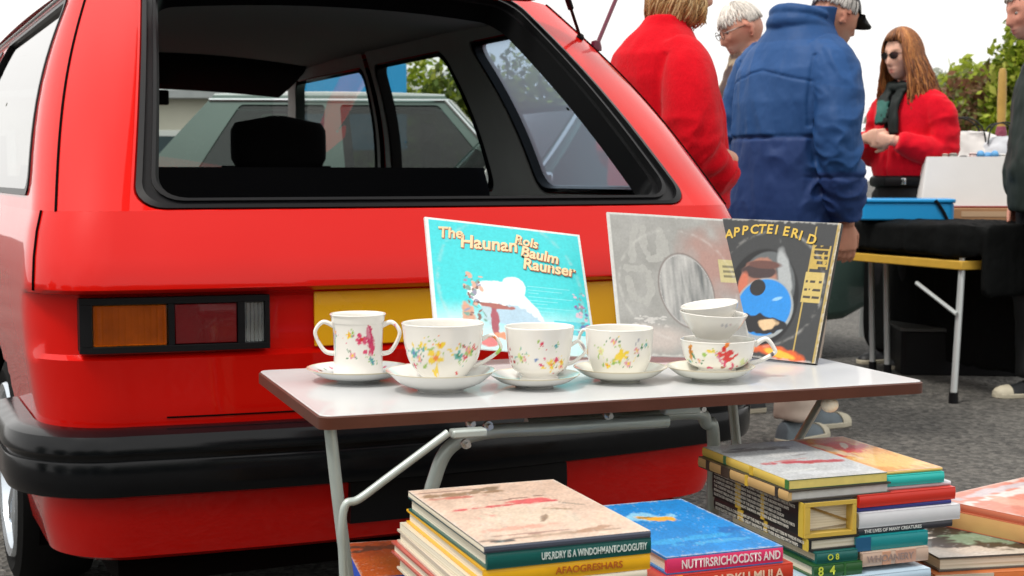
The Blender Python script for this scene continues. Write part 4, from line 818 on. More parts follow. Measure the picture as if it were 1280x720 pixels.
for k, th in enumerate((.050, .018)):
    z -= th; book(up(C0, rC, .018 + .004 * k, -.012 - .006 * k, z), rC + .015 * k - .01, .082 + .06 * (k > 5), .275, th - .0005, (.012, .012, .014), ('thick black boxed volume with rows of white lettering and a gold framed open end', 'black book with white spine lettering under the thick gold framed volume')[k], 'left', ROWS, (.60, .58, .52), .58, rows=(6, 2)[k], group=GC, bands=((.0, .045, (.60, .44, .06)), (.40, .435, GOLD), (.66, .72, GOLD)), tx=.03, ncov=(.02, .02, .02), tspace=1.0, goldframe=(k == 0))
zc = z
z -= .016; book(up(C0, rC, .030, -.026, z), rC, .066, .25, .0156, (.006, .10, .09), 'small dark teal book with a yellow emblem on its spine', 'front', 'O 8', (.55, .62, .06), group=GC, tx=.25, tsize=.6)
z -= .018; book(up(C0, rC, .022, -.032, z), rC, .078, .25, .0176, (.014, .08, .018), 'small dark green book with yellow figures on its spine', 'front', '8  4', (.55, .62, .06), group=GC, tx=.08, tsize=.8, bands=((.62, .66, (.03, .12, .03)),))
zl = z
# pile three, right column
zr_ = .598
artO = art_noise((.66, .30, .08), [(.3, .75, .45, .16, 0, (.62, .08, .02)), (.5, .90, .4, .04, .2, (.62, .20, .08)), (.45, .58, .4, .08, .3, (.58, .04, .02)), (.6, .28, .5, .2, 0, (.70, .45, .14)), (.2, .6, .1, .2, .2, (.66, .48, .30)), (.55, .72, .12, .03, .6, (.68, .55, .42)), (.75, .48, .2, .03, 0, (.72, .40, .15))], 9, 9)
for th, dx, dy, dr, w_, l_, cv, tx, lb, ar_, hd, bd in [(.005, .164, .012, 0, .098, .262, (.62, .40, .12), None, 'orange and yellow picture magazine on top of the right column of the tall pile', artO, False, ()),
        (.016, .163, .006, .0, .098, .255, (.02, .46, .42), None, 'turquoise book beneath the orange magazine', None, True, ()),
        (.006, .164, .010, .0, .112, .255, (.60, .60, .64), None, 'thin white booklet above the red spine', None, False, ()),
        (.018, .110, -.006, .06, .165, .26, (.56, .025, .012), None, 'bright red book with a bent spine end in the tall pile', None, True, ()),
        (.006, .108, -.004, .03, .160, .26, (.02, .025, .16), None, 'thin navy booklet between the red and white spines', None, False, ()),
        (.022, .106, -.012, .03, .172, .26, (.62, .63, .66), None, 'white hardback with a navy edge in the tall pile', None, True, ()),
        (.010, .106, -.010, .02, .160, .26, (.03, .03, .04), 'THE LIVES OF MANY CREATURES', 'thin black paperback with white lettering under the white hardback', None, False, ()),
        (.021, .098, -.018, .01, .120, .25, (.005, .22, .24), None, 'teal hardback in the right half of the tall pile', None, True, ((0, .2, (.01, .09, .20)),)),
        (.020, .104, -.026, .02, .110, .25, (.50, .36, .28), 'WHOANERY', 'pale pink patterned hardback just below the teal one', None, True, ((.3, .42, (.55, .3, .2)), (.5, .8, (.52, .3, .22))))]:
    zr_ -= th; book(up(C0, rC, dx, dy, zr_), rC + dr * .4, w_, l_, th - .0005, cv, lb, 'front', tx, (.62, .62, .6) if cv[0] < .2 else (.3, .22, .2), art=ar_, hard=hd, group=GC, bands=bd, tsize=.55)
zz = min(zr_, zl)
zz -= .016; book(up(C0, rC, -.004, -.042, zz), rC + .01, .212, .27, .0155, (.42, .56, .68), 'pale blue wide hardback under the green and pink spines', 'front', None, group=GC, bands=((.36, .46, (.68, .70, .72)),))
zz -= .021; book(up(C0, rC, .006, -.040, zz), rC, .190, .27, .0205, (.55, .56, .02), 'lime yellow hardback under the pale blue one', 'front', None, group=GC, bands=((.96, 1.0, (.25, .04, .02)),))
z = zz
k = 0
while z - .02 > .405:
    z -= .02; book(up(C0, rC, .0, -.03, z), rC, .21, .27, .0195, ((.3, .05, .04), (.1, .1, .12))[k % 2], ('maroon hardback at the bottom of the tall pile', 'charcoal hardback at the bottom of the tall pile')[k % 2], 'front', None, group=GC); k += 1
zCbot = z
# low pile at the right
artG = art_noise((.014, .018, .018), [(.44, .40, .20, .15, .15, (.16, .26, .18)), (.48, .43, .12, .08, .15, (.20, .32, .23)), (.06, .50, .12, .022, .3, (.60, .55, .48)), (.06, .40, .10, .016, .3, (.6, .55, .5)), (.16, .10, .30, .10, -.1, (.52, .46, .39)), (.42, .04, .3, .05, 0, (.5, .46, .40))], 3, 11)
E0 = ptz(1174, 697, .45)
book(up(E0, R(11), 0, 0, .428), R(11), .30, .26, .0216, (.52, .46, .38), 'black covered book with a pale green leaf, lower one of the right hand pile', 'none', None, art=artG, group=GD, ncov=(.10, .09, .08))
book(up(E0, R(11), -.012, -.012, .405), R(9), .31, .26, .0225, (.55, .15, .04), 'orange edged book beneath the green leaf cover', 'front', None, group=GD, bands=((0, .3, (.55, .48, .38)),))
artCo = art_noise((.60, .17, .10), [(.35, .80, .30, .18, .1, (.66, .50, .44)), (.60, .45, .13, .22, .2, (.70, .62, .55)), (.12, .5, .06, .5, 0, (.50, .42, .44)), (.22, .5, .05, .5, .03, (.68, .58, .54)), (.8, .6, .12, .2, 0, (.66, .40, .32)), (.42, .28, .2, .08, .3, (.66, .3, .2))], 6, 13)
F0 = ptz(1166, 622, .492); rF = R(-52)
book(up(F0, rF, 0, 0, .480), rF, .26, .30, .0115, (.56, .16, .09), 'large coral and white magazine, topmost of the right hand pile', 'front', None, art=artCo, hard=False, group=GD, ncov=(.55, .15, .09))
book(up(F0, rF, -.004, -.008, .4505), rF + .03, .27, .31, .029, (.62, .36, .14), 'thick tan orange book under the coral magazine', 'front', None, group=GD, ncov=(.55, .16, .08))
# the book lying under the table
book(ptz(452, 722, .44) + Vector((0, 0, -.035)), R(14), .20, .2, .035, (.03, .10, .55), 'rust orange covered book with a blue spine lying alone under the table', 'left', None, art=art_noise((.42, .075, .02), [(.5, .8, .5, .12, 0, (.06, .04, .03))], 6, 15), ncov=(.03, .10, .55))
# wooden crates the piles stand on, below the picture's lower edge
M_wood = pbr('crate_wood', (.32, .21, .11), .7, vary=.3, vscale=12, bump=(60, .2, .003))
def crate(label, P, rz, w_, d_, h_):
    t = thing('wooden_crate', label, 'crate', P, rz, 'crates under the books')
    m = MB()
    for k in range(5): m.box((w_ * (k + .5) / 5, d_ / 2, h_ - .008), (w_ / 5 - .006, d_, .016))
    m.build('top_slats', M_wood, t, bevel=.002); m = MB()
    for y in (.008, d_ - .008):
        for k in range(3): m.box((w_ / 2, y, h_ * (k + .5) / 3 - .008), (w_, .012, h_ / 3 - .03))
    for x in (.006, w_ - .006):
        for k in range(3): m.box((x, d_ / 2, h_ * (k + .5) / 3 - .008), (.012, d_ - .04, h_ / 3 - .03))
    m.build('side_slats', M_wood, t, bevel=.002)
crate('slatted wooden crate under the left and blue piles of books', up(A0, rA, -.02, -.02, 0), rA, .42, .36, .4195)
crate('slatted wooden crate under the tall mixed pile of books', up(C0, rC, -.01, -.06, 0), rC, .30, .34, round(zCbot - .0005, 4))
crate('slatted wooden crate under the low pile at the right edge', up(E0, R(11), .02, .005, 0), R(11), .46, .36, .404)
crate('slatted wooden crate under the table holding the rust orange book', ptz(452, 722, .44) * 1.0 + Vector((.0, .01, -.44)), R(14), .21, .21, .4045)
# ================================================================ people
A_skin = attr_mat('skin', .5, spec=.35, sss=.08, bump=(350, .08, .001))
A_cloth = attr_mat('cloth_shell', .62, spec=.3, bump=(420, .12, .0015), vary=.06)
A_nylon = attr_mat('cloth_nylon', .56, spec=.22, vary=.03, fold=(((8, 8, 1.3), .030, .40, 0), ((11, 11, 6), .016, .18, 0)))
A_knit = attr_mat('cloth_knit', .95, spec=.05, sheen=.10, vary=.16, fold=(((190, 190, 60), .004, .5, 0),))
A_hair = attr_mat('hair', .42, spec=.4, vary=.15)
M_shoe = pbr('shoe_dark', (.02, .022, .025), .5); M_toe = pbr('shoe_cream', (.50, .46, .35), .6, vary=.2, vscale=25); M_sneak = pbr('shoe_blue_grey', (.12, .15, .17), .6, vary=.3, vscale=30)
M_lens = pbr('dark_lens', (.01, .008, .008), .08, coat=.6); M_eye = pbr('eye_white', (.38, .33, .30), .25)
def headM(yaw=0, pitch=0, roll=0): return Matrix.Rotation(R(-yaw), 3, 'Z') @ Matrix.Rotation(R(pitch), 3, 'X') @ Matrix.Rotation(R(roll), 3, 'Y')
def head_shell(mb, hc, H, male=True, s=1.0):
    nu, nv = 64, 48; ph = np.linspace(0, 2 * PI, nu, endpoint=False); th = np.linspace(.03, PI - .03, nv)
    T, P = np.meshgrid(th, ph, indexing='ij'); x, y, z = np.sin(T) * np.sin(P), np.sin(T) * np.cos(P), np.cos(T)
    X, Y, Z = .076 * x, .096 * y, .118 * z
    lowk = sstep(.0, -.105, Z); X = X * (1 - .30 * lowk); X = X * (1 + .04 * gs(Z - .03, .04))
    Y = np.where(Y > 0, Y * (1 - .10 * sstep(.3, 1, y)), Y * (1 - .35 * sstep(-.02, -.10, Z))) + .016 * lowk * (y > 0)
    fr = sstep(.25, .75, y)
    Y = Y + fr * (.026 * gs(X, .013) * np.where(Z > -.028, gs(Z + .028, .042), gs(Z + .028, .011)) + .004 * gs(Z - .034, .012) * gs(X, .05)
        - .010 * (gs(X - .032, .017) + gs(X + .032, .017)) * gs(Z - .014, .014) - .004 * gs(np.abs(X) - .045, .02) * gs(Z + .045, .02)
        + .007 * gs(X, .026) * (gs(Z + .056, .007) + gs(Z + .072, .007)) - .005 * gs(X, .024) * gs(Z + .0635, .003) + (.010 if male else .007) * gs(X, .02) * gs(Z + .102, .014)
        + .005 * gs(np.abs(X) - .044, .018) * gs(Z + .018, .016))
    rings = [[Vector(hc) + H @ (Vector((X[i, j], Y[i, j], Z[i, j])) * s) for j in range(nu)] for i in range(nv)]
    mb.loft(rings)
    for sg in (-1, 1):
        rr = []
        for k in range(8):
            a = PI * k / 7; rr.append([Vector(hc) + H @ (Vector((sg * (.072 + .016 * math.sin(a) * .9 + .004 * math.cos(b)), -.006 + .020 * math.cos(b) * (.35 + .65 * math.sin(a)) - .006, -.008 + .034 * math.cos(a) + .004 * math.sin(b))) * s) for b in np.linspace(0, 2 * PI, 12, endpoint=False)])
        mb.loft(rr)
def hand_shell(mb, wr, F, N, side, curl=.5, s=1.0):
    """wrist point, finger direction, palm normal; side +1 puts the thumb on F x N"""
    F = Vector(F).normalized(); N = Vector(N); N = (N - F * N.dot(F)).normalized(); S = F.cross(N) * side; wr = Vector(wr)
    rg = []
    for k, (d, hw, ht) in enumerate([(-.03, .027, .020), (0, .028, .018), (.03, .038, .017), (.06, .042, .015), (.088, .041, .012), (.096, .036, .009)]):
        rg.append([wr + F * d * s + S * hw * s * math.copysign(abs(math.cos(a)) ** .8, math.cos(a)) + N * ht * s * math.copysign(abs(math.sin(a)) ** .9, math.sin(a)) for a in np.linspace(0, 2 * PI, 16, endpoint=False)])
    mb.loft(rg)
    for i, (o, L, r) in enumerate([(.030, .068, .0088), (.010, .077, .0092), (-.011, .071, .0088), (-.030, .055, .0078)]):
        p = wr + F * .080 * s + S * o * s; d = F + S * (o * 1.6); d.normalize(); pts = [p]; c = curl * (1 + .18 * i)
        ang = 0
        for q, seg in enumerate((.46, .31, .23)):
            ang += c * (.8, 1.0, .7)[q]; dd = d * math.cos(ang) + N * math.sin(ang); pts.append(pts[-1] + dd * (L * seg + (.012 if q == 0 else 0)) * s)
        mb.tube(pts, [r * s, r * .98 * s, r * .9 * s, r * .78 * s], 10, round_ends=True)
    p = wr + F * .018 * s + S * .024 * s; d1 = (F * .62 + S * .62 + N * .42).normalized(); d2 = (F * .85 + S * .25 + N * .45).normalized()
    mb.tube([p, p + d1 * .045 * s, p + d1 * .045 * s + d2 * .032 * s, p + d1 * .045 * s + d2 * .058 * s], [.014 * s, .0115 * s, .010 * s, .0085 * s], 10, round_ends=True)
def ell(cx, cy, z, hx, hy, n=36, p=.85, tilt=0.0):
    return [Vector((cx + hx * math.copysign(abs(math.cos(a)) ** p, math.cos(a)), cy + hy * math.copysign(abs(math.sin(a)) ** p, math.sin(a)), z + tilt * math.sin(a))) for a in np.linspace(0, 2 * PI, n, endpoint=False)]
def loftz(mb, rows, n=36):
    k = len(rows); out = []
    for i in range(k - 1):
        a, b = rows[i], rows[i + 1]
        for q in range(4): t = q / 4; out.append([x + (y - x) * (t * t * (3 - 2 * t) * .3 + t * .7) for x, y in zip(a, b)])
    out.append(list(rows[-1])); mb.loft([ell(r[1], r[2], r[0], r[3], r[4], n) for r in out])
def cloth(name, mb, vox, fold, colf, mat, parent, sm=4, label=None):
    me = remesh(mb, vox, sm); v = mverts(me); n = mnormals(me); d = fold(v); v2 = v + n * d[:, None]; setv(me, v2); set_col(me, np.clip(colf(v), 0, 1).astype(np.float32))
    o = mesh_obj(name, me, mat, parent)
    if label: o['label'] = label
    return o
def flat(c): return lambda v: np.tile(np.array(c), (len(v), 1))
def skin_col(base, hc, H, lips, blush, stubble=None, brow=(.12, .07, .04)):
    base = np.array(base); Hi = np.array(H.inverted()); hc = np.array(hc)
    def f(v):
        q = (v - hc) @ Hi.T; c = np.tile(base, (len(v), 1)); c *= (1 + .08 * fbm(v * 40, 3))[:, None]
        def mixc(k, col): nonlocal c; c = c * (1 - k[:, None]) + np.array(col) * k[:, None]
        fr = sstep(.03, .06, q[:, 1]); near = gs(np.linalg.norm(q, axis=1), .16)
        mixc(.22 * near * fr * (gs(np.abs(q[:, 0]) - .042, .022) * gs(q[:, 2] + .03, .03) + gs(q[:, 0], .014) * gs(q[:, 2] + .03, .02)).clip(0, 1), blush)
        if stubble is not None: mixc(.55 * near * sstep(-.035, -.06, q[:, 2]) * sstep(.0, .05, q[:, 1]), stubble)
        mixc(.85 * fr * gs(q[:, 0], .022) ** 2 * (np.abs(q[:, 2] + .064) < .011), lips)
        mixc(.8 * fr * gs(np.abs(q[:, 0]) - .032, .016) * gs(q[:, 2] - .036, .0045), brow)
        mixc(.5 * gs(np.abs(q[:, 0]) - .082, .012) * gs(q[:, 2] + .008, .035) * gs(q[:, 1], .03), blush)
        return c
    return f
def hair_strands(hc, H, cols, n, lenf, az=(-PI, PI), r=.0055, scale=1.06, start=(.05, .9), wave=.006, seed=1, s=1.0, front=-.2, shell=True, part=0.0, down=None, flare=0.0):
    """locks laid over the skull from the crown and let fall; lenf(az) is how far each one hangs below its ear line"""
    rr = random.Random(seed); mb = MB(); hc = Vector(hc)
    def sk(a, t, k): return Vector((.078 * math.sin(t) * math.sin(a), .098 * math.sin(t) * math.cos(a) - .004, .120 * math.cos(t))) * (k * s)
    for i in range(n):
        a = rr.uniform(*az); t0 = rr.uniform(*start); k = scale + rr.uniform(-.025, .05); L = lenf(a) * rr.uniform(.86, 1.08); pts = []
        tend = 1.62; ph = rr.uniform(0, 6); m = 7
        for q in range(m + 1):
            t = t0 + (tend - t0) * q / m
            if t > 1.6 and L <= 0: break
            p = sk(a + part * math.sin(t) + .05 * math.sin(3 * t + ph), min(t, 1.6), k); pts.append(hc + H @ p)
        if L > 0:
            dn = Vector(down) if down else Vector((0, 0, -1)); e = pts[-1]; out = (H @ sk(a, 1.57, 1)).normalized(); st = 8
            for q in range(1, st + 1):
                f = q / st; pts.append(e + dn * (L * f) + out * (.012 * math.sin(f * 2.2) - .020 * f * f + flare * f * rr.uniform(.3, 1.2)) + Vector((math.sin(f * 5 + ph), math.cos(f * 4 + ph), 0)) * wave * f)
        else:
            cut = max(3, int(len(pts) * (1 + L))); pts = pts[:cut]
        if len(pts) < 3: continue
        N_ = len(pts); c = np.array(cols[rr.randrange(len(cols))]) * rr.uniform(.7, 1.25); mb.tube(pts, [r * (.6 + .7 * math.sin(PI * min(1, (q + 1) / N_ * .9))) * rr.uniform(.85, 1.1) for q in range(N_)], 5, col=tuple(c), flat=.6)
    if shell:
        c0 = tuple(np.array(cols[0]) * .6); nu = 40; rings = []
        for i in range(14):
            t = .02 + 1.50 * i / 13; rings.append([hc + H @ (Vector((.078 * math.sin(t) * math.sin(a), (.098 * math.sin(t) * math.cos(a)) if math.cos(a) < 0 else (.098 * math.sin(t) * math.cos(a)) * (1 if t < .75 else max(.2, 1 - (t - .75) * 1.4)), .120 * math.cos(t))) * 1.03 * s) for a in np.linspace(0, 2 * PI, nu, endpoint=False)])
        mb.loft(rings, col=c0)
    return mb
def shoe(parent, P, yaw, m_up, m_toe=None, s=1.0):
    mb = MB(); d = Matrix.Translation(P) @ Matrix.Rotation(R(-yaw), 4, 'Z')
    rg = []
    for y, hw, h in [(-.085, .026, .05), (-.075, .036, .085), (-.02, .040, .105), (.04, .043, .080), (.10, .049, .062), (.15, .047, .052), (.185, .036, .044), (.200, .018, .032)]:
        rg.append([d @ Vector((hw * s * math.cos(a), y * s, .012 + (h - .012) * s * max(0, math.sin(a)) - .0 * math.sin(a))) for a in np.linspace(-.0, PI, 12)] )
    mb.loft([r + [Vector((r[-1].x, r[-1].y, .010)), Vector((r[0].x, r[0].y, .010))] for r in rg]); o = mb.build('shoe', m_up, parent, sharp=50)
    so_ = MB(); out = []
    for sg in (1, -1):
        seq = [(-.09, .022), (-.075, .039), (0, .043), (.08, .050), (.14, .052), (.185, .042), (.206, .018)]
        out += [(sg * hw * s, y * s) for y, hw in (seq if sg > 0 else reversed(seq))]
    so_.prism(out, 0, .022, d); so_.build('sole', m_toe or M_toe, o, bevel=.004)
    if m_toe:
        t = MB(); rg = []
        for y, hw, h in [(.135, .051, .058), (.165, .047, .054), (.19, .037, .045), (.205, .020, .034)]: rg.append([d @ Vector((hw * s * math.cos(a), y * s, .018 + (h - .016) * s * math.sin(a))) for a in np.linspace(0, PI, 12)])
        t.loft([r + [Vector((r[-1].x, r[-1].y, .016)), Vector((r[0].x, r[0].y, .016))] for r in rg]); t.build('toe_cap', m_toe, o, sharp=50)
def legs(mb, hips, feet, r=(.105, .085, .07, .075), grow=0.0):
    for (hx, hy, hz), (fx, fy, fz) in zip(hips, feet):
        k = Vector(((hx + fx) / 2, (hy + fy) / 2 + .03, .50)); mb.tube(smooth_path([(hx, hy, hz), (hx * .5 + k.x * .5, (hy + k.y) / 2, (hz + k.z) / 2), k, (k.x * .5 + fx * .5, (k.y + fy) / 2 - .01, .28), (fx, fy, fz)], 4), [q + grow for q in np.interp(np.linspace(0, 1, 17), [0, .45, .75, 1], r)], 18)
def person(label, x, y, face, build):
    t = thing('person', label, 'person', (x, y, 0), R(-face)); build(t); return t
def eyes(parent, hc, H, s=1.0):
    for sg in (-1, 1):
        m = MB(); c = Vector(hc) + H @ (Vector((sg * .031, .0625, .013)) * s); m.sphere(c, .0115 * s, 14, 10); o = m.build('eye', M_eye, parent)
        q = MB(); q.sphere(c + H @ (Vector((0, .0085, -.001)) * s), .0055 * s, 10, 8); q.build('iris', M_lens, o)
# ---- man in the blue jacket
def blue_man(t):
    hc = Vector((.055, .215, 1.635)); H = headM(8, -24, 0); neck = Vector((0, .10, 1.55))
    hips = [(.10, .0, .92), (-.10, .02, .92)]; feet = [(.10, -.02, .09), (-.07, .24, .09)]
    wr = Vector((.262, .075, .835)); fing = Vector((-.05, .12, -1))
    b = MB(); head_shell(b, hc, H); b.tube([(0, .06, 1.42), neck, hc + Vector((0, -.03, -.06))], [.075, .064, .062], 20)
    loftz(b, [(.86, 0, .0, .16, .11), (1.1, 0, .01, .16, .11), (1.3, 0, .03, .17, .11), (1.44, 0, .06, .15, .09), (1.50, 0, .08, .08, .07)])
    for sg in (1, -1): b.tube([(sg * .14, .06, 1.44), (sg * .24, .03, 1.30), (sg * .27, .0, 1.14), (sg * .262, .06, .95), wr if sg > 0 else Vector((-.25, .20, .86))], [.05, .05, .045, .038, .028], 14)
    hand_shell(b, wr, fing, (-1, .25, 0), 1, .42); hand_shell(b, Vector((-.25, .20, .86)), (0, .3, -1), (1, .2, 0), -1, .4); legs(b, hips, feet, (.085, .065, .05, .045))
    me = remesh(b, .0052, 1); set_col(me, skin_col((.50, .24, .16), hc, H, (.36, .09, .07), (.52, .15, .10), (.44, .34, .29))(mverts(me)).astype(np.float32)); body = mesh_obj('body', me, A_skin, t); eyes(t, hc, H)
    j = MB(); loftz(j, [(.80, 0, .0, .225, .185), (.90, 0, .0, .232, .188), (1.16, 0, .015, .225, .182), (1.30, 0, .03, .235, .18), (1.42, 0, .045, .232, .165), (1.50, 0, .06, .20, .145), (1.56, 0, .075, .15, .125), (1.61, 0, .09, .112, .108), (1.64, 0, .10, .10, .10)])
    j.tube(smooth_path([(.13, .055, 1.475), (.215, .045, 1.40), (.262, .02, 1.27), (.285, -.005, 1.15), (.278, .03, 1.0), (.264, .07, .86)], 5), np.interp(np.linspace(0, 1, 26), [0, .2, .45, .6, .85, 1], [.10, .10, .088, .084, .080, .062]), 22)
    j.tube(smooth_path([(-.13, .055, 1.475), (-.215, .045, 1.40), (-.262, .03, 1.27), (-.275, .03, 1.15), (-.26, .12, 1.0), (-.25, .19, .88)], 5), np.interp(np.linspace(0, 1, 26), [0, .2, .6, 1], [.10, .10, .084, .062]), 22)
    ring = [Vector((.112 * math.sin(a), .11 + .115 * math.cos(a), 1.628 + .022 * -math.cos(a))) for a in np.linspace(.35, 2 * PI - .35, 26)]
    j.tube(ring[6:20], [.016 + .020 * math.sin(PI * k / 13) for k in range(14)], 14, round_ends=True, flat=.8); j.tube([q + Vector((0, -.012, -.040)) for q in ring[4:22]], [.014 + .022 * math.sin(PI * k / 17) for k in range(18)], 14, round_ends=True)
    j.loft([ell(0, .10 + .012 * k, 1.58 + .028 * k, .108 + .003 * k, .104 + .004 * k, 36) for k in range(4)])
    def fold(v):
        x, y, z = v.T; slv = sstep(.19, .23, np.abs(x)); low = sstep(1.34, 1.05, z)
        rid = lambda q, o=2: np.clip(1 - 2.6 * np.abs(fbm(q, o)), -.6, 1)
        d = .009 * rid(np.stack([x * 9 + z * 1.5, y * 9, z * 1.6], -1)) * (1 - slv) * sstep(1.55, 1.40, z) * (z > 1.17) + .006 * rid(np.stack([x * 8, y * 8, z * 6], -1)) * (1 - slv) * (z < 1.16) + slv * (.010 * low + .005 * (1 - low)) * rid(np.stack([x * 10 + z * 9, y * 10 - z * 8, z * 7], -1))
        d += .0012 * fbm(v * 30, 2) - .010 * gs(z - 1.165, .007) * (1 - slv) - .006 * gs(z - (1.075 + .25 * (y - .0)), .006) * slv * 0
        d -= .006 * gs(z - (1.42 - .25 * np.abs(x)), .005) * (y < .02) * (1 - slv) + .007 * gs(np.abs(x) - (.205 - .03 * (z - 1.2)), .006) * (z < 1.47) * (z > 1.2)
        d -= .006 * gs(z - 1.015, .006) * slv; return d + .006 * sstep(.84, .82, z) * (1 - slv)
    def colf(v):
        x, y, z = v.T; k = sstep(1.162, 1.172, z)[:, None]; slv = sstep(.19, .23, np.abs(x))[:, None]; up_, lo_ = np.array((.015, .062, .185)), np.array((.016, .042, .142)); ks = sstep(1.03, 1.04, z)[:, None]
        c = (up_ * k + lo_ * (1 - k)) * (1 - slv) + (up_ * ks + lo_ * (1 - ks)) * slv; yoke = ((z > 1.42 - .25 * np.abs(x)) & (y < .02) & (z < 1.53))[:, None]; return np.where(yoke, c * 1.15, c)
    cloth('jacket', j, .006, fold, colf, A_nylon, t, 3)
    p = MB(); legs(p, hips, feet, (.115, .092, .082, .082)); loftz(p, [(.82, 0, .0, .165, .125), (.95, 0, 0, .17, .13)])
    cloth('trousers', p, .012, lambda v: .008 * fbm(np.stack([v[:, 0] * 12, v[:, 1] * 12, v[:, 2] * 14], -1), 2) * sstep(.5, .15, v[:, 2]) + .003 * fbm(v * 20, 2), flat((.50, .41, .34)), A_cloth, t)
    shoe(t, (.10, -.02, 0), -10, M_sneak, M_toe); shoe(t, (-.07, .24, 0), 5, M_sneak, M_toe)
    h = hair_strands(hc, H, [(.35, .33, .31), (.45, .43, .4)], 120, lambda a: -.1, az=(1.2, 2 * PI - 1.2), r=.004, start=(.9, 1.2), seed=4, shell=False); h.build('hair', A_hair, t, sharp=0)
    c = MB(); rg = []
    for i in range(12): tt = .02 + 1.30 * i / 11; rg.append([hc + H @ Vector((.084 * math.sin(tt) * math.sin(a), .104 * math.sin(tt) * math.cos(a) - .004, .126 * math.cos(tt) + .004)) for a in np.linspace(0, 2 * PI, 36, endpoint=False)])
    c.loft(rg); co_ = c.build('cap', M_blk, t, sharp=0)
    m = MB(); m.loft([[hc + H @ Vector((.072 * math.sin(a) * (1 - .1 * k), .078 + .085 * math.cos(a) * k, .045 - .012 * math.sin(a) ** 2 - .02 * k + dz)) for a in np.linspace(-PI / 2, PI / 2, 20)] for k, dz in ((.0, .006), (1, .006), (1, 0), (0, 0))], cap=False, closed=False); m.build('cap_brim', M_blk, co_)
person('man seen from behind in a blue waterproof jacket, black cap and pale trousers', 1.045, 5.5, 56, blue_man)
# ---- woman in the red jumper
def jumper_woman(t):
    hc = Vector((.0, .070, 1.638)); H = headM(14, -8, 0); hips = [(.095, 0, .90), (-.095, 0, .90)]; feet = [(.10, 0, .09), (-.10, .06, .09)]; wr = Vector((.06, .185, 1.01)); wl_ = Vector((-.10, .20, 1.03))
    b = MB(); head_shell(b, hc, H, False, .97); b.tube([(0, .0, 1.42), (0, .02, 1.52), hc + Vector((0, -.02, -.06))], [.06, .052, .05], 20); loftz(b, [(.86, 0, .0, .15, .11), (1.1, 0, .0, .14, .10), (1.3, 0, .0, .15, .10), (1.42, 0, 0, .12, .08), (1.47, 0, 0, .07, .06)])
    for sg, w_ in ((1, wr), (-1, wl_)): b.tube([(sg * .13, 0, 1.40), (sg * .2, -.02, 1.26), (sg * .22, -.03, 1.12), (sg * .21, .12, 1.07), w_], [.045, .045, .04, .034, .026], 14); hand_shell(b, w_, (-sg * .9, .3, -.1), (-.1 * sg, -1, -.2), -sg, .6, .92)
    legs(b, hips, feet, (.08, .06, .048, .042)); me = remesh(b, .0055, 1); set_col(me, skin_col((.56, .29, .20), hc, H, (.45, .10, .09), (.60, .2, .14))(mverts(me)).astype(np.float32)); mesh_obj('body', me, A_skin, t); eyes(t, hc, H)
    j = MB(); loftz(j, [(.885, 0, .02, .20, .165), (.93, 0, .02, .215, .185), (1.08, 0, .02, .215, .185), (1.22, 0, .01, .215, .18), (1.34, 0, -.01, .205, .168), (1.42, 0, -.02, .175, .145), (1.47, 0, -.015, .13, .115), (1.52, 0, .0, .080, .082), (1.555, 0, .012, .070, .072)])
    for sg, w_ in ((1, wr), (-1, wl_)): j.tube(smooth_path([(sg * .10, -.015, 1.405), (sg * .175, -.02, 1.34), (sg * .220, -.030, 1.22), (sg * .228, -.025, 1.11), (sg * .195, .06, 1.04), Vector(w_) + Vector((sg * .03, -.02, .005))], 5), np.interp(np.linspace(0, 1, 26), [0, .3, .55, .75, .92, 1], [.095, .098, .095, .088, .070, .045]), 22)
    def fold(v):
        x, y, z = v.T; slv = sstep(.16, .2, np.abs(x)); d = .008 * fbm(np.stack([x * 8, y * 8, z * 3.5], -1), 3) + .010 * slv * sstep(1.3, 1.12, z) * (1 - 2 * np.abs(fbm(np.stack([x * 8 + z * 8, y * 9, z * 12 - y * 10], -1), 2)))
        d += .010 * sstep(1.05, .95, z) * fbm(np.stack([x * 9, y * 9, z * 14], -1), 2); d -= .008 * gs(np.abs(x) - .165, .012) * (z < 1.42) * (z > 1.1) + .004 * sstep(.92, .90, z); return d
    cloth('jumper', j, .009, fold, flat((.56, .004, .012)), A_knit, t, 5)
    p = MB(); legs(p, hips, feet, (.11, .09, .075, .075)); loftz(p, [(.82, 0, .0, .16, .13), (.95, 0, 0, .165, .13)]); cloth('trousers', p, .014, lambda v: .004 * fbm(v * 16, 2), flat((.012, .012, .014)), A_cloth, t)
    for f, yw in zip(feet, (4, -6)): shoe(t, (f[0], f[1], 0), yw, M_shoe)
    h = hair_strands(hc, H, [(.34, .19, .07), (.46, .29, .12), (.26, .13, .05), (.52, .36, .18)], 2200, lambda a: .092 * (.75 + .5 * abs(math.sin(7 * a))), az=(1.15, 2 * PI - 1.15), r=.0026, start=(.03, .7), seed=8, wave=.018, scale=1.10); h.build('hair', A_hair, t, sharp=0)
person('woman in a loose bright red knitted jumper seen from behind, with a blonde bob', .512, 4.8, 66, jumper_woman)
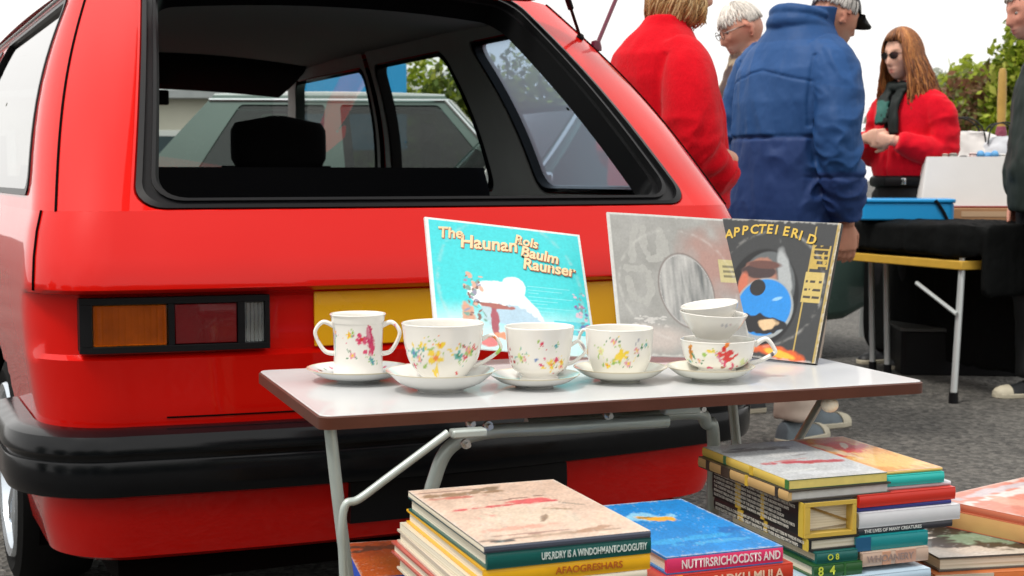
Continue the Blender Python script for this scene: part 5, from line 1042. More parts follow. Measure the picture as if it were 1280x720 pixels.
# ---- white haired man
def grey_man(t):
    hc = Vector((.0, .05, 1.648)); H = headM(6, -24, 0); hips = [(.10, 0, .92), (-.10, 0, .92)]; feet = [(.10, 0, .09), (-.10, .05, .09)]; wr = Vector((.20, .26, 1.02)); wl_ = Vector((-.20, .26, 1.02))
    b = MB(); head_shell(b, hc, H); b.tube([(0, -.02, 1.42), (0, .0, 1.52), hc + Vector((0, -.03, -.06))], [.07, .062, .06], 20); loftz(b, [(.86, 0, .0, .16, .11), (1.1, 0, .01, .16, .11), (1.3, 0, .0, .17, .11), (1.42, 0, -.01, .14, .09), (1.48, 0, 0, .08, .07)])
    for sg, w_ in ((1, wr), (-1, wl_)): b.tube([(sg * .14, 0, 1.40), (sg * .22, -.02, 1.26), (sg * .24, -.03, 1.12), (sg * .23, .1, 1.05), w_], [.05, .048, .044, .036, .028], 14); hand_shell(b, w_, (-sg * .3, 1, -.1), (-sg, 0, -.3), -sg, .45)
    legs(b, hips, feet, (.085, .065, .05, .045)); me = remesh(b, .0055, 1); set_col(me, skin_col((.55, .27, .19), hc, H, (.42, .12, .1), (.60, .16, .11), (.55, .45, .4))(mverts(me)).astype(np.float32)); mesh_obj('body', me, A_skin, t); eyes(t, hc, H)
    j = MB(); loftz(j, [(.80, 0, 0, .20, .16), (1.0, 0, 0, .21, .17), (1.25, 0, 0, .215, .165), (1.38, 0, -.01, .20, .15), (1.45, 0, -.01, .16, .125), (1.51, 0, .0, .095, .095), (1.55, 0, .01, .085, .085)])
    for sg, w_ in ((1, wr), (-1, wl_)): j.tube(smooth_path([(sg * .11, 0, 1.41), (sg * .20, -.01, 1.34), (sg * .24, -.03, 1.20), (sg * .245, -.02, 1.10), (sg * .23, .1, 1.05), Vector(w_) + Vector((0, -.03, .005))], 5), np.interp(np.linspace(0, 1, 26), [0, .3, .6, 1], [.095, .09, .08, .055]), 20)
    def colf(v):
        k = fbm(np.stack([v[:, 0] * 14, v[:, 1] * 14, v[:, 2] * 26], -1), 3); c = np.tile(np.array((.42, .33, .22)), (len(v), 1)); c[k > .18] = (.10, .055, .04); c[k < -.38] = (.20, .13, .08); c[(v[:, 1] > .10) & (np.abs(v[:, 0]) < .03)] = (.06, .03, .025); return c
    cloth('jacket', j, .010, lambda v: .008 * fbm(np.stack([v[:, 0] * 9, v[:, 1] * 9, v[:, 2] * 12], -1), 3), colf, A_cloth, t)
    p = MB(); legs(p, hips, feet, (.115, .09, .08, .08)); loftz(p, [(.82, 0, .0, .165, .125), (.95, 0, 0, .17, .13)]); cloth('trousers', p, .014, lambda v: .004 * fbm(v * 16, 2), flat((.05, .05, .06)), A_cloth, t)
    for f, yw in zip(feet, (4, -6)): shoe(t, (f[0], f[1], 0), yw, M_shoe)
    h = hair_strands(hc, H, [(.66, .62, .56), (.74, .70, .64), (.58, .53, .47)], 900, lambda a: -.05 if abs((a + PI) % (2 * PI) - PI) > 1.7 else -.38, r=.0030, start=(.03, 1.1), seed=9, wave=.003, scale=1.01, shell=False); h.build('hair', A_hair, t, sharp=0)
    g = MB()
    for sg in (-1, 1):
        g.tube([hc + H @ Vector((sg * (.034 + .024 * math.cos(a)), .098, .012 + .019 * math.sin(a))) for a in np.linspace(0, 2 * PI, 20)], .0018, 6); g.tube([hc + H @ Vector(q) for q in ((sg * .058, .096, .016), (sg * .079, .05, .016), (sg * .083, -.01, .012), (sg * .080, -.028, -.006))], .0024, 6)
    g.tube([hc + H @ Vector(q) for q in ((-.010, .100, .015), (0, .104, .018), (.010, .100, .015))], .002, 6); g.build('spectacles', pbr('brown_frame', (.06, .03, .02), .3), t)
person('white haired man in glasses and a mottled brown jacket, bowing his head between two others', 1.035, 6.2, -104, grey_man)
# ---- woman in the red jacket
def jacket_woman(t):
    hc = Vector((.0, .06, 1.565)); H = headM(4, -10, 0); hips = [(.095, 0, .88), (-.095, 0, .88)]; feet = [(.10, 0, .09), (-.10, .04, .09)]; wr = Vector((.06, .235, 1.155)); wl_ = Vector((-.075, .225, 1.14))
    b = MB(); head_shell(b, hc, H, False, 1.0); b.tube([(0, -.01, 1.34), (0, .01, 1.44), hc + Vector((0, -.02, -.06))], [.06, .05, .048], 20); loftz(b, [(.84, 0, .0, .15, .11), (1.05, 0, .0, .14, .10), (1.25, 0, .0, .15, .10), (1.35, 0, 0, .12, .08), (1.41, 0, 0, .07, .06)])
    for sg, w_ in ((1, wr), (-1, wl_)): b.tube([(sg * .13, 0, 1.34), (sg * .19, -.02, 1.22), (sg * .205, -.01, 1.10), (sg * .15, .14, 1.12), w_], [.045, .042, .04, .033, .025], 14)
    hand_shell(b, wr, (-1, .25, .05), (-.1, -1, .1), -1, .75, .95); hand_shell(b, wl_, (1, .35, .0), (.1, -1, .15), 1, .85, .95)
    legs(b, hips, feet, (.08, .06, .048, .042)); me = remesh(b, .0048, 1); set_col(me, skin_col((.66, .38, .28), hc, H, (.52, .15, .12), (.62, .24, .17))(mverts(me)).astype(np.float32)); mesh_obj('body', me, A_skin, t); eyes(t, hc, H, .95)
    j = MB(); loftz(j, [(.955, 0, .0, .175, .145), (1.0, 0, 0, .185, .155), (1.15, 0, .0, .170, .14), (1.27, 0, .0, .178, .138), (1.35, 0, -.01, .168, .13), (1.40, 0, -.01, .125, .105), (1.44, 0, -.005, .085, .08)])
    for sg, w_ in ((1, wr), (-1, wl_)): j.tube(smooth_path([(sg * .10, -.01, 1.335), (sg * .175, -.015, 1.28), (sg * .205, -.025, 1.17), (sg * .205, -.015, 1.085), (sg * .170, .09, 1.09), Vector(w_) + Vector((sg * .035, -.02, -.005))], 5), np.interp(np.linspace(0, 1, 26), [0, .25, .6, .85, 1], [.080, .078, .074, .066, .048]), 20)
    def fold(v):
        x, y, z = v.T; slv = sstep(.15, .19, np.abs(x)); d = .006 * fbm(np.stack([x * 11, y * 11, z * 7], -1), 3) + .006 * slv * (1 - 2 * np.abs(fbm(np.stack([x * 9 + z * 6, y * 10, z * 14], -1), 2))) - .012 * gs(x - .012, .006) * (y > .05); return d
    def colf(v):
        c = np.tile(np.array((.60, .006, .018)), (len(v), 1)); op = (v[:, 1] > .06) & (np.abs(v[:, 0] - .01) < .032 + .10 * np.clip(v[:, 2] - 1.30, 0, 1)) & (v[:, 2] > 1.2); c[op] = (.012, .012, .013); return c
    cloth('jacket', j, .008, fold, colf, A_knit, t, 5)
    s_ = MB(); ring = [Vector((.088 * math.sin(a), .015 + .085 * math.cos(a), 1.425 - .018 * math.cos(a))) for a in np.linspace(0, 2 * PI, 24)]; s_.tube(ring, .024, 14)
    s_.tube(smooth_path([(.05, .085, 1.40), (.045, .135, 1.35), (.035, .165, 1.28), (.03, .175, 1.22)], 5), [.030] * 6 + [.036] * 10, 14, flat=.5); s_.tube(smooth_path([(-.04, .085, 1.40), (-.035, .14, 1.34), (-.04, .165, 1.25), (-.05, .17, 1.17)], 5), [.030] * 16, 14, flat=.5)
    def sc(v): k = fbm(v * 16, 2); c = np.tile(np.array((.006, .010, .009)), (len(v), 1)); c[(k > .15) & (v[:, 0] > 0) & (v[:, 2] < 1.36)] = (.03, .12, .10); return c
    cloth('scarf', s_, .007, lambda v: .006 * fbm(v * np.array([30, 30, 12]), 2), sc, A_cloth, t, 3)
    p = MB(); legs(p, hips, feet, (.108, .088, .075, .075)); loftz(p, [(.82, 0, .0, .16, .13), (.98, 0, 0, .165, .135)]); cloth('trousers', p, .012, lambda v: .004 * fbm(v * 16, 2), flat((.01, .01, .012)), A_cloth, t)
    for f, yw in zip(feet, (4, -6)): shoe(t, (f[0], f[1], 0), yw, M_shoe)
    m = MB(); m.tube([Vector((.185 * math.sin(a), .155 * math.cos(a), .935)) for a in np.linspace(0, 2 * PI, 30)], .018, 8, flat=1.6); be = m.build('belt', M_blk, t); m = MB(); m.box((-.09, .145, .935), (.05, .012, .035)); m.build('buckle', M_chr, be, bevel=.004)
    h = hair_strands(hc, H, [(.13, .045, .018), (.22, .075, .025), (.34, .12, .035), (.48, .20, .06)], 1900, lambda a: .31 + .05 * math.cos(2 * a), az=(.95, 2 * PI - .95), r=.0028, start=(.03, .6), seed=12, wave=.014, scale=1.13, s=1.04, down=(0, -.25, -1), flare=.055); h2 = hair_strands(hc, H, [(.10, .035, .014), (.17, .06, .02), (.28, .11, .035)], 240, lambda a: -.30 - .12 * math.cos(a * 2), az=(-1.0, 1.0), r=.0042, start=(.02, .35), seed=14, wave=.004, scale=1.12, s=1.03, shell=False, part=.0); h.add(h2.v, h2.f, 0, h2.c); h.build('hair', A_hair, t, sharp=0)
    g = MB()
    for sg in (-1, 1):
        g.loft([[hc + H @ (Vector((sg * (.033 + (.027 - q * .0) * math.cos(a)), .0955 + dy - .010 * abs(sg * (.033 + .027 * math.cos(a))) / .06, .014 + .019 * math.sin(a))) * .96) for a in np.linspace(0, 2 * PI, 18, endpoint=False)] for q, dy in ((0, 0), (0, .003))]); g.tube([hc + H @ (Vector(q) * .96) for q in ((sg * .058, .088, .020), (sg * .079, .05, .018), (sg * .082, -.01, .012))], .0026, 6)
    g.tube([hc + H @ (Vector(q) * .96) for q in ((-.010, .100, .018), (0, .104, .020), (.010, .100, .018))], .0025, 6); g.build('sunglasses', M_lens, t)
person('woman with long brown hair and sunglasses in a red jacket and dark scarf, hands clasped', 2.135, 7.7, -124, jacket_woman).scale = (1.06, 1.06, 1.06)
# ---- man at the right edge
def edge_man(t):
    hc = Vector((.0, .175, 1.745)); H = headM(0, -16, 0); hips = [(.10, 0, .95), (-.10, 0, .95)]; feet = [(.10, .02, .09), (-.10, -.06, .09)]; wr = Vector((.23, .05, .90)); wl_ = Vector((-.27, .10, .90))
    b = MB(); head_shell(b, hc, H); b.tube([(0, .0, 1.48), (0, .04, 1.60), hc + Vector((0, -.03, -.06))], [.075, .066, .064], 20); loftz(b, [(.9, 0, .0, .17, .12), (1.15, 0, .01, .17, .12), (1.35, 0, .0, .18, .12), (1.48, 0, .0, .15, .10), (1.55, 0, .02, .08, .07)])
    for sg, w_ in ((1, wr), (-1, wl_)): b.tube([(sg * .15, 0, 1.47), (sg * .23, -.02, 1.33), (sg * .26, -.02, 1.18), (sg * .255, .03, 1.05), w_], [.05, .05, .045, .038, .028], 14); hand_shell(b, w_, (0, .1, -1), (-sg, 0, 0), sg, .45)
    legs(b, hips, feet, (.09, .07, .05, .045)); me = remesh(b, .0055, 1); set_col(me, skin_col((.56, .25, .18), hc, H, (.40, .10, .09), (.6, .16, .12), (.5, .38, .33))(mverts(me)).astype(np.float32)); mesh_obj('body', me, A_skin, t); eyes(t, hc, H)
    j = MB(); loftz(j, [(.86, 0, 0, .225, .185), (1.05, 0, .01, .235, .195), (1.30, 0, 0, .235, .18), (1.44, 0, .0, .215, .16), (1.52, 0, .01, .17, .135), (1.58, 0, .025, .10, .10), (1.61, 0, .03, .09, .09)])
    for sg, w_ in ((1, wr), (-1, wl_)): j.tube(smooth_path([(sg * .12, 0, 1.48), (sg * .21, -.01, 1.40), (sg * .255, -.02, 1.26), (sg * .265, -.01, 1.14), (sg * .26, .03, 1.03), Vector(w_) + Vector((0, -.0, .03))], 5), np.interp(np.linspace(0, 1, 26), [0, .3, .6, 1], [.10, .098, .085, .06]), 20)
    cloth('jacket', j, .010, lambda v: .010 * fbm(np.stack([v[:, 0] * 9, v[:, 1] * 9, v[:, 2] * 8], -1), 3), flat((.014, .022, .018)), A_cloth, t)
    p = MB(); legs(p, hips, feet, (.12, .10, .088, .09)); loftz(p, [(.84, 0, .0, .175, .14), (.98, 0, 0, .18, .14)]); cloth('trousers', p, .013, lambda v: .006 * fbm(v * 14, 2), flat((.010, .011, .012)), A_cloth, t)
    for f, yw in zip(feet, (0, -8)): shoe(t, (f[0], f[1], 0), yw, M_shoe, M_toe)
    h = hair_strands(hc, H, [(.40, .36, .31), (.5, .45, .4)], 320, lambda a: -.12 if abs((a + PI) % (2 * PI) - PI) > 1.3 else -.5, r=.0045, start=(.03, .8), seed=19, wave=.003, scale=1.04); h.build('hair', A_hair, t, sharp=0)
person('man in a dark green coat and black trousers half out of the right edge', 2.465, 6.45, -102, edge_man)
# ================================================================ other parked cars
M_cglass = glass_mat('car_glass_far', (.20, .29, .26), 1.7)
def simple_car(label, x, y, rz, L, W, H, paint, roofk=(.30, .62), belt=.86, group='cars parked beyond the red hatchback', dark=.55, name='parked_car'):
    t = thing(name, label, 'car', (x, y, 0), rz, group); hw = W / 2
    m = MB(); rg = []
    for u, wk, z0, z1 in [(0, .80, .36, .58), (.012, .90, .28, .66), (.05, .96, .24, .72), (.14, .99, .22, belt - .06), (.28, 1, .20, belt - .01), (.5, 1, .20, belt), (.8, 1, .20, belt - .005), (.93, .98, .22, belt - .03), (.985, .93, .28, belt - .08), (1, .84, .38, .66)]:
        px_ = L / 2 - u * L; w_ = hw * wk; r = .09; sec = []
        for cy, cz, a0 in ((w_ - r, z1 - r, 0), (-w_ + r, z1 - r, 90), (-w_ + r * .6, z0 + r * .6, 180), (w_ - r * .6, z0 + r * .6, 270)):
            for k in range(6): a = R(a0 + 18 * k); q = r if a0 < 180 else r * .6; sec.append(Vector((px_, cy + q * math.cos(a), cz + q * math.sin(a))))
        rg.append(sec)
    R_ = []
    for a, b in zip(rg, rg[1:]): R_ += [[p.lerp(q, k / 3) for p, q in zip(a, b)] for k in range(3)]
    m.loft(R_ + [rg[-1]]); bd = m.build('body', paint, t, sharp=45)
    xf, xr = L / 2 - roofk[0] * L + .02, L / 2 - .93 * L; xf2, xr2 = L / 2 - (roofk[0] + .13) * L, L / 2 - .80 * L
    def gp(u, v, sg, o=0.0):
        xx = (xf + (xr - xf) * u) * (1 - v) + (xf2 + (xr2 - xf2) * u) * v; yy = (hw - .05) * (1 - v) + (hw - .22) * v + .03 * math.sin(PI * v); return Vector((xx, sg * (yy + o), belt - .01 + (H - .05 - belt) * v))
    f = MB()
    for sg in (-1, 1):
        wins = [(.06, .10, .46, .90), (.52, .10, .86, .90)]
        for (x0, y0, x1, y1), (e0, e1) in zip(wins, ((0, .49), (.49, 1))):
            ringmesh(f, [(rrect(e0, 0, e1, 1, .002, xf - xr, .5), 0), (rrect(x0, y0, x1, y1, .03, xf - xr, .5), 0), (rrect(x0, y0, x1, y1, .03, xf - xr, .5), -.02)], lambda a, v, o: gp(a, v, sg, o))
    f.grid(lambda u, v: gp(v, 1, 2 * u - 1 if abs(2 * u - 1) > 1e-3 else 1e-3) + Vector((0, 0, .05 * (1 - (2 * u - 1) ** 2) ** .5 * math.sin(PI * (.08 + .84 * v)) ** .4)), 24, 10)
    f.build('cabin', paint, bd, sharp=40)
    for sg in (-1, 1):
        for (x0, y0, x1, y1) in wins:
            g = MB(); lp = rrect(x0, y0, x1, y1, .03, xf - xr, .5); g.loft([[gp(.5 * (x0 + x1) + (a - .5 * (x0 + x1)) * k, .5 * (y0 + y1) + (v - .5 * (y0 + y1)) * k, sg, -.012) for a, v in lp] for k in (1, .5, .02)], cap=False); g.build('side_window', M_cglass, t)
        c = MB(); c.tube([gp(u, .05, sg, .006) for u in np.linspace(.02, .98, 16)], .010, 6); c.tube([gp(u, .95, sg, .006) for u in np.linspace(.0, 1, 16)], .010, 6); c.tube([gp(.015, v, sg, .006) for v in np.linspace(.05, .95, 8)], .012, 6); c.build('window_chrome', M_chr, t)
    for u, nm in ((0.0, 'windscreen'), (1.0, 'rear_window')):
        g = MB(); g.grid(lambda a, v: gp(u, .03 + .94 * v, 2 * a - 1 if abs(2 * a - 1) > 1e-3 else 1e-3, -.02) + Vector(((.07 if u < .5 else -.07) * (1 - (2 * a - 1) ** 2), 0, 0)), 12, 6); g.build(nm, M_cglass, t)
    inn = MB(); inn.box((0, 0, belt - .2), (L * .5, W * .8, .3)); 
    for sx in (.06, -.24):
        for sy in (-.34, .34): inn.box((sx * L * .8, sy, belt + .02), (.12, .46, .50)); inn.box((sx * L * .8 - .02, sy, belt + .33), (.09, .24, .14))
    inn.build('seats', M_int, t, bevel=.03)
    for sx in (.31, -.30):
        for sg in (-1, 1):
            M = Matrix.Translation((sx * L, sg * (hw - .09), .30)) @ Matrix.Rotation(-sg * PI / 2, 4, 'X'); ty = MB(); ty.lathe([(.0, .05), (.19, .06), (.2, .085), (.27, .085), (.30, .06), (.30, -.06), (.27, -.085), (0, -.085)], 32, M); o = ty.build('wheel', M_tyre, t); r_ = MB(); r_.lathe([(0, .10), (.05, .10), (.07, .075), (.17, .075), (.195, .09), (.20, .08)], 32, M); r_.build('hub_cap', M_alloy, o)
    for sx, nm, mm in ((L / 2 - .01, 'headlight', pbr('headlight_lens', (.7, .72, .72), .1, coat=1)), (-L / 2 + .015, 'rear_light', M_rl)):
        for sg in (-1, 1): q = MB(); q.box((sx, sg * hw * .62, .60), (.05, .26, .13)); q.build(nm, mm, t, bevel=.015)
    for sx in (L / 2 - .02, -L / 2 + .02): q = MB(); q.box((sx, 0, .44), (.16, W * .94, .11)); q.build('bumper', M_chr, t, bevel=.03)
    for sg in (-1, 1): q = MB(); q.box((xf - .10, sg * (hw + .06), belt + .06), (.08, .15, .10)); q.tube([(xf - .10, sg * (hw - .06), belt + .02), (xf - .10, sg * (hw + .05), belt + .05)], .015); q.build('door_mirror', M_chr, t, bevel=.02)
    return t
simple_car('sage green saloon seen broadside through the windows of the red hatchback', -.72, 9.4, R(4), 3.8, 1.66, 1.57, pbr('sage_paint', (.085, .13, .115), .25, coat=.8, vary=.05), belt=.95)
simple_car('small dark green car with chrome window edges, partly behind the jumper woman', .36, 8.12, R(201), 3.1, 1.5, 1.44, pbr('dark_green_paint', (.10, .17, .15), .25, coat=.8, vary=.05), belt=.93)
0 and simple_car('pale turquoise car seen through the windscreen of the red hatchback', -3.45, 10.8, R(-62), 4.1, 1.7, 1.48, pbr('turquoise_paint', (.20, .50, .46), .25, coat=.8, vary=.05), belt=.92)
# ---- buildings, board and planting behind
def gable(label, x, y, rz, w_, d_, h_, rh, wall, roof, cat='building', wins=3):
    t = thing('house', label, cat, (x, y, 0), rz)
    m = MB(); m.box((0, 0, h_ / 2), (w_, d_, h_)); wl__ = m.build('wall', wall, t)
    r = MB(); r.loft([[Vector((sx, -d_ / 2 - .3, h_)), Vector((sx, 0, h_ + rh)), Vector((sx, d_ / 2 + .3, h_)), Vector((sx, d_ / 2 + .3, h_ - .12)), Vector((sx, -d_ / 2 - .3, h_ - .12))] for sx in (-w_ / 2 - .2, w_ / 2 + .2)]); r.build('roof', roof, t, sharp=20)
    for k in range(wins):
        px_ = -w_ / 2 + w_ * (k + .5) / wins; f = MB(); f.box((px_, -d_ / 2 - .02, h_ * .55), (w_ / wins * .45, .08, h_ * .38)); fo = f.build('window', pbr('window_frame_white', (.7, .7, .68), .5), t, bevel=.01); g = MB(); g.box((px_, -d_ / 2 - .065, h_ * .55), (w_ / wins * .36, .02, h_ * .30)); g.build('pane', pbr('window_dark', (.05, .07, .08), .08, coat=.5), fo)
M_rend = pbr('pale_render', (.55, .52, .44), .8, vary=.1, vscale=2, bump=(40, .2, .004)); M_slate = pbr('slate_roof', (.30, .31, .32), .7, vary=.2, vscale=6)
gable('low cream rendered building with a grey roof far behind the sage saloon', -5.6, 25, R(4), 9, 5, 2.35, .5, M_rend, M_slate)
t = thing('site_board', 'plain bright blue board on two posts behind the sage green saloon', 'board', (-1.62, 14.2, 0), R(2)); m = MB(); m.box((0, 0, 1.70), (1.15, .05, .85)); m.build('panel', pbr('board_blue', (.02, .30, .62), .4, vary=.06, vscale=3), t, bevel=.006)
for sx in (-.45, .45): m = MB(); m.tube([(sx, .06, 0), (sx, .06, 2.05)], .035, 10); m.build('post', M_tub, t)
def leafy(name, label, cat, x, y, h, blobs, cols, n, leaf=.07, trunk=.10, seed=0, group=None):
    """tapered trunk with limbs and a crown of small leaf faces scattered in uneven clumps"""
    rng = np.random.default_rng(seed); t = thing(name, label, cat, (x, y, 0), 0, group); C_ = []
    tot = sum(b[3] * b[4] * b[5] for b in blobs); P = []
    for (bx, by, bz, rx, ry, rz_) in blobs:
        k = int(n * rx * ry * rz_ / tot); d = rng.normal(size=(k, 3)); d /= np.linalg.norm(d, axis=1)[:, None]; r = rng.random(k) ** .42
        q = d * r[:, None] * (1 + .28 * fbm(d * 2.6 + seed, 3))[:, None] * np.array((rx, ry, rz_)) + np.array((bx, by, bz)); P.append(q)
    P = np.concatenate(P); keep = fbm(P * 2.1 / max(.5, h / 4) + seed * 3, 3) > -.42; P = P[keep]; P = P[P[:, 2] > .05]; k = len(P)
    a = rng.normal(size=(k, 3)); a /= np.linalg.norm(a, axis=1)[:, None]; b = np.cross(a, rng.normal(size=(k, 3))); b /= np.linalg.norm(b, axis=1)[:, None]
    s = (leaf * rng.uniform(.6, 1.35, k))[:, None]; V = np.stack([P - a * s, P + b * s * .5, P + a * s, P - b * s * .5], 1).reshape(-1, 3)
    ci = np.clip((fbm(P * 1.4 + 5, 2) * .5 + .5 + rng.normal(0, .22, k)) * len(cols), 0, len(cols) - 1).astype(int); c = np.array(cols)[ci] * rng.uniform(.75, 1.3, (k, 1))
    me = bpy.data.meshes.new('crown'); me.vertices.add(4 * k); setv(me, V); me.loops.add(4 * k); me.loops.foreach_set('vertex_index', np.arange(4 * k, dtype=np.int32)); me.polygons.add(k); me.polygons.foreach_set('loop_start', np.arange(0, 4 * k, 4, dtype=np.int32)); me.update(calc_edges=True)
    set_col(me, np.repeat(c, 4, axis=0).astype(np.float32)); me.materials.append(attr_mat('leaf', .5, spec=.3, translucent=.35)); o = bpy.data.objects.new('crown', me); COL.objects.link(o); attach(o, t, False)
    m = MB(); top = max(b_[2] for b_ in blobs); m.tube([(0, 0, 0), (.02, .01, top * .4), (-.02, .03, top * .8)], [trunk, trunk * .75, trunk * .3], 10)
    for i, (bx, by, bz, *_r) in enumerate(blobs): m.tube([(0, 0, top * .35), (bx * .5, by * .5, (bz + top * .35) / 2 + .1), (bx, by, bz)], [trunk * .5, trunk * .35, trunk * .1], 7)
    m.build('trunk', pbr('bark', (.10, .07, .05), .9, bump=(30, .5, .02)), t)
YG = [(.24, .30, .02), (.32, .38, .04), (.15, .22, .015), (.42, .44, .08)]; DG = [(.05, .09, .015), (.08, .12, .02), (.12, .15, .03)]; BR = [(.20, .09, .05), (.15, .09, .04), (.14, .16, .04), (.26, .15, .08)]
hx = lambda px, d: (px - 640) / 1778 * d
for i, (px, d, h, cols, lab) in enumerate([(440, 17, 2.0, DG, 'dark green bush left of the others behind the parked cars'), (520, 16.5, 2.45, YG, 'yellow green bush behind the parked cars, beside the blue board'), (590, 16.2, 2.5, DG + YG[:1], 'mid green bush behind the parked cars, between a yellow and a brown one'), (655, 16.0, 2.4, YG[:2] + BR[2:3] + DG, 'bush mottled brown and green, nearest the rear pillar of the red hatchback'), (725, 16.4, 2.35, YG[:2] + DG, 'green bush behind the woman in the red jumper')]):
    leafy('bush', lab, 'bush', hx(px, d), d, h, [(0, 0, h * .5, .62, .55, h * .5), (.35, .1, h * .42, .45, .45, h * .42), (-.35, -.1, h * .45, .45, .45, h * .44)], cols, 9000, .055, .06, 20 + i, 'bushes behind the parked cars')
leafy('tree', 'bright yellow green tree behind the man in the dark green coat', 'tree', hx(1292, 17), 17, 3.2, [(0, 0, 1.95, .55, .6, .95), (-.25, 0, 1.5, .45, .5, .8), (.4, .1, 1.9, .6, .6, 1.0), (-.1, -.1, 2.4, .28, .3, .55), (.1, 0, .9, .6, .6, .8)], YG, 16000, .065, .09, 31, 'trees and bushes at the right')
leafy('bush', 'reddish brown hedge bush between the red jacket woman and the yellow green tree', 'bush', hx(1200, 17.5), 17.5, 2.3, [(0, 0, 1.15, .5, .5, 1.05), (-.32, 0, 1.05, .38, .45, 1.0), (.38, .1, 1.2, .4, .5, 1.1)], BR, 12000, .06, .07, 33, 'trees and bushes at the right')
leafy('tree', 'light olive green tree rising just above the reddish brown bush', 'tree', hx(1212, 21), 21, 2.9, [(0, 0, 1.9, .6, .6, .9), (-.4, 0, 1.7, .4, .5, .7), (.5, 0, 1.9, .5, .5, .85)], YG[:2] + [(.26, .30, .10)], 9000, .075, .08, 35, 'trees and bushes at the right')
leafy('tree', 'pale grey green distant tree beside the long brown hair', 'tree', hx(1160, 48), 48, 4.5, [(0, 0, 3.2, 1.3, 1, 1.4), (-1.2, 0, 2.7, 1.0, 1, 1.2)], [(.35, .38, .30), (.42, .45, .38)], 5000, .15, .15, 37, 'trees and bushes at the right')
# ================================================================ stalls at the right
M_blackcloth = pbr('black_cloth', (.004, .0045, .0045), .8, spec=.12, bump=(30, .3, .01)); M_ply = pbr('yellow_ply_edge', (.62, .37, .045), .5, vary=.15, vscale=20); M_wcard = pbr('white_card', (.72, .70, .68), .6, vary=.05, vscale=6, bump=(12, .15, .01)); M_brcard = pbr('brown_card', (.36, .19, .09), .8, vary=.15, vscale=10); M_steel = pbr('pale_steel', (.52, .55, .55), .35, metal=.4)
PB = Vector((2.02, 6.38, 0)); E1, E2 = Vector((-.406, .914, 0)), Vector((.914, .406, 0))
SM = Matrix((E2, E1, Vector((0, 0, 1)))).transposed().to_4x4(); SM.translation = PB        # local x = across, y = along the edge
st = thing('stall_table', 'low trestle table with a yellow edge and pale steel legs under black cloth', 'table', PB, 0); st.rotation_euler = (0, 0, math.atan2(E2.y, E2.x))
m = MB(); m.box((.25, .55, .618), (.50, 1.10, .040)); m.build('tabletop', M_ply, st, bevel=.004)
for (a, b), (c, d) in zip(((.03, .03), (.47, .05), (.30, .90), (.30, 1.02)), ((-.045, -.02), (.50, 0), (.30, .87), (.30, .99))):
    m = MB(); m.tube([(a, b, .60), (c, d, .015)], .0155, 12); lg = m.build('leg', M_steel, st); f = MB(); f.lathe([(0, .05), (.020, .05), (.022, 0), (0, 0)], 14, Matrix.Translation((c, d, 0))); f.build('rubber_foot', M_blk, lg)
m = MB(); m.tube([(.03, .03, .75), (.03, .03, .60)], [.006, .016], 10); m.build('corner_spike', M_steel, st)
m = MB(); m.tube([(-.02, .0, .40), (.0, .30, .52)], .010, 8); m.build('brace', M_steel, st)
m = MB()
def lump(P, sx, sy, sz, r=.03):
    m.add([Vector(v) for v in []], [])
def softbox(mb, c, d, n=10, p=6.0):
    rr = []
    for i in range(n + 1):
        th = PI * (.004 + .992 * i / n); rr.append([])
        for k in range(40):
            a = 2 * PI * k / 40; q = np.array((math.sin(th) * math.cos(a), math.sin(th) * math.sin(a), math.cos(th))); q = q / (np.abs(q) ** p).sum() ** (1 / p); rr[-1].append(Vector((c[0] + q[0] * d[0] / 2, c[1] + q[1] * d[1] / 2, c[2] + q[2] * d[2] / 2)))
    mb.loft(rr)
cl_ = MB(); softbox(cl_, (.24, .50, .728), (.50, 1.06, .165), p=14); softbox(cl_, (.22, -.055, .64), (.30, .035, .33), p=10); softbox(cl_, (.535, .62, .42), (.03, 1.5, .70), n=24, p=14)  # far-side sheet is added, a black backdrop for the shade under the table
me = remesh(cl_, .010, 2); v = mverts(me); n = mnormals(me); dd = .004 * fbm(v * np.array([9, 7, 9]), 3) + .006 * fbm(np.stack([v[:, 0] * 26, v[:, 1] * 20, v[:, 2] * 3], -1), 2); v2 = v + n * dd[:, None]; v2[:, 2] = np.where((v[:, 2] < .655) & (v[:, 2] > .60) & (v[:, 1] > -.02) & (v[:, 0] < .49), np.maximum(v2[:, 2], .6395), v2[:, 2]); setv(me, v2)
t = thing('black_cloth', 'heavy black cloth bundled over the yellow edged table, one end hanging down', 'cloth', PB, 0); t.rotation_euler = st.rotation_euler; mesh_obj('drape', me, M_blackcloth, t)
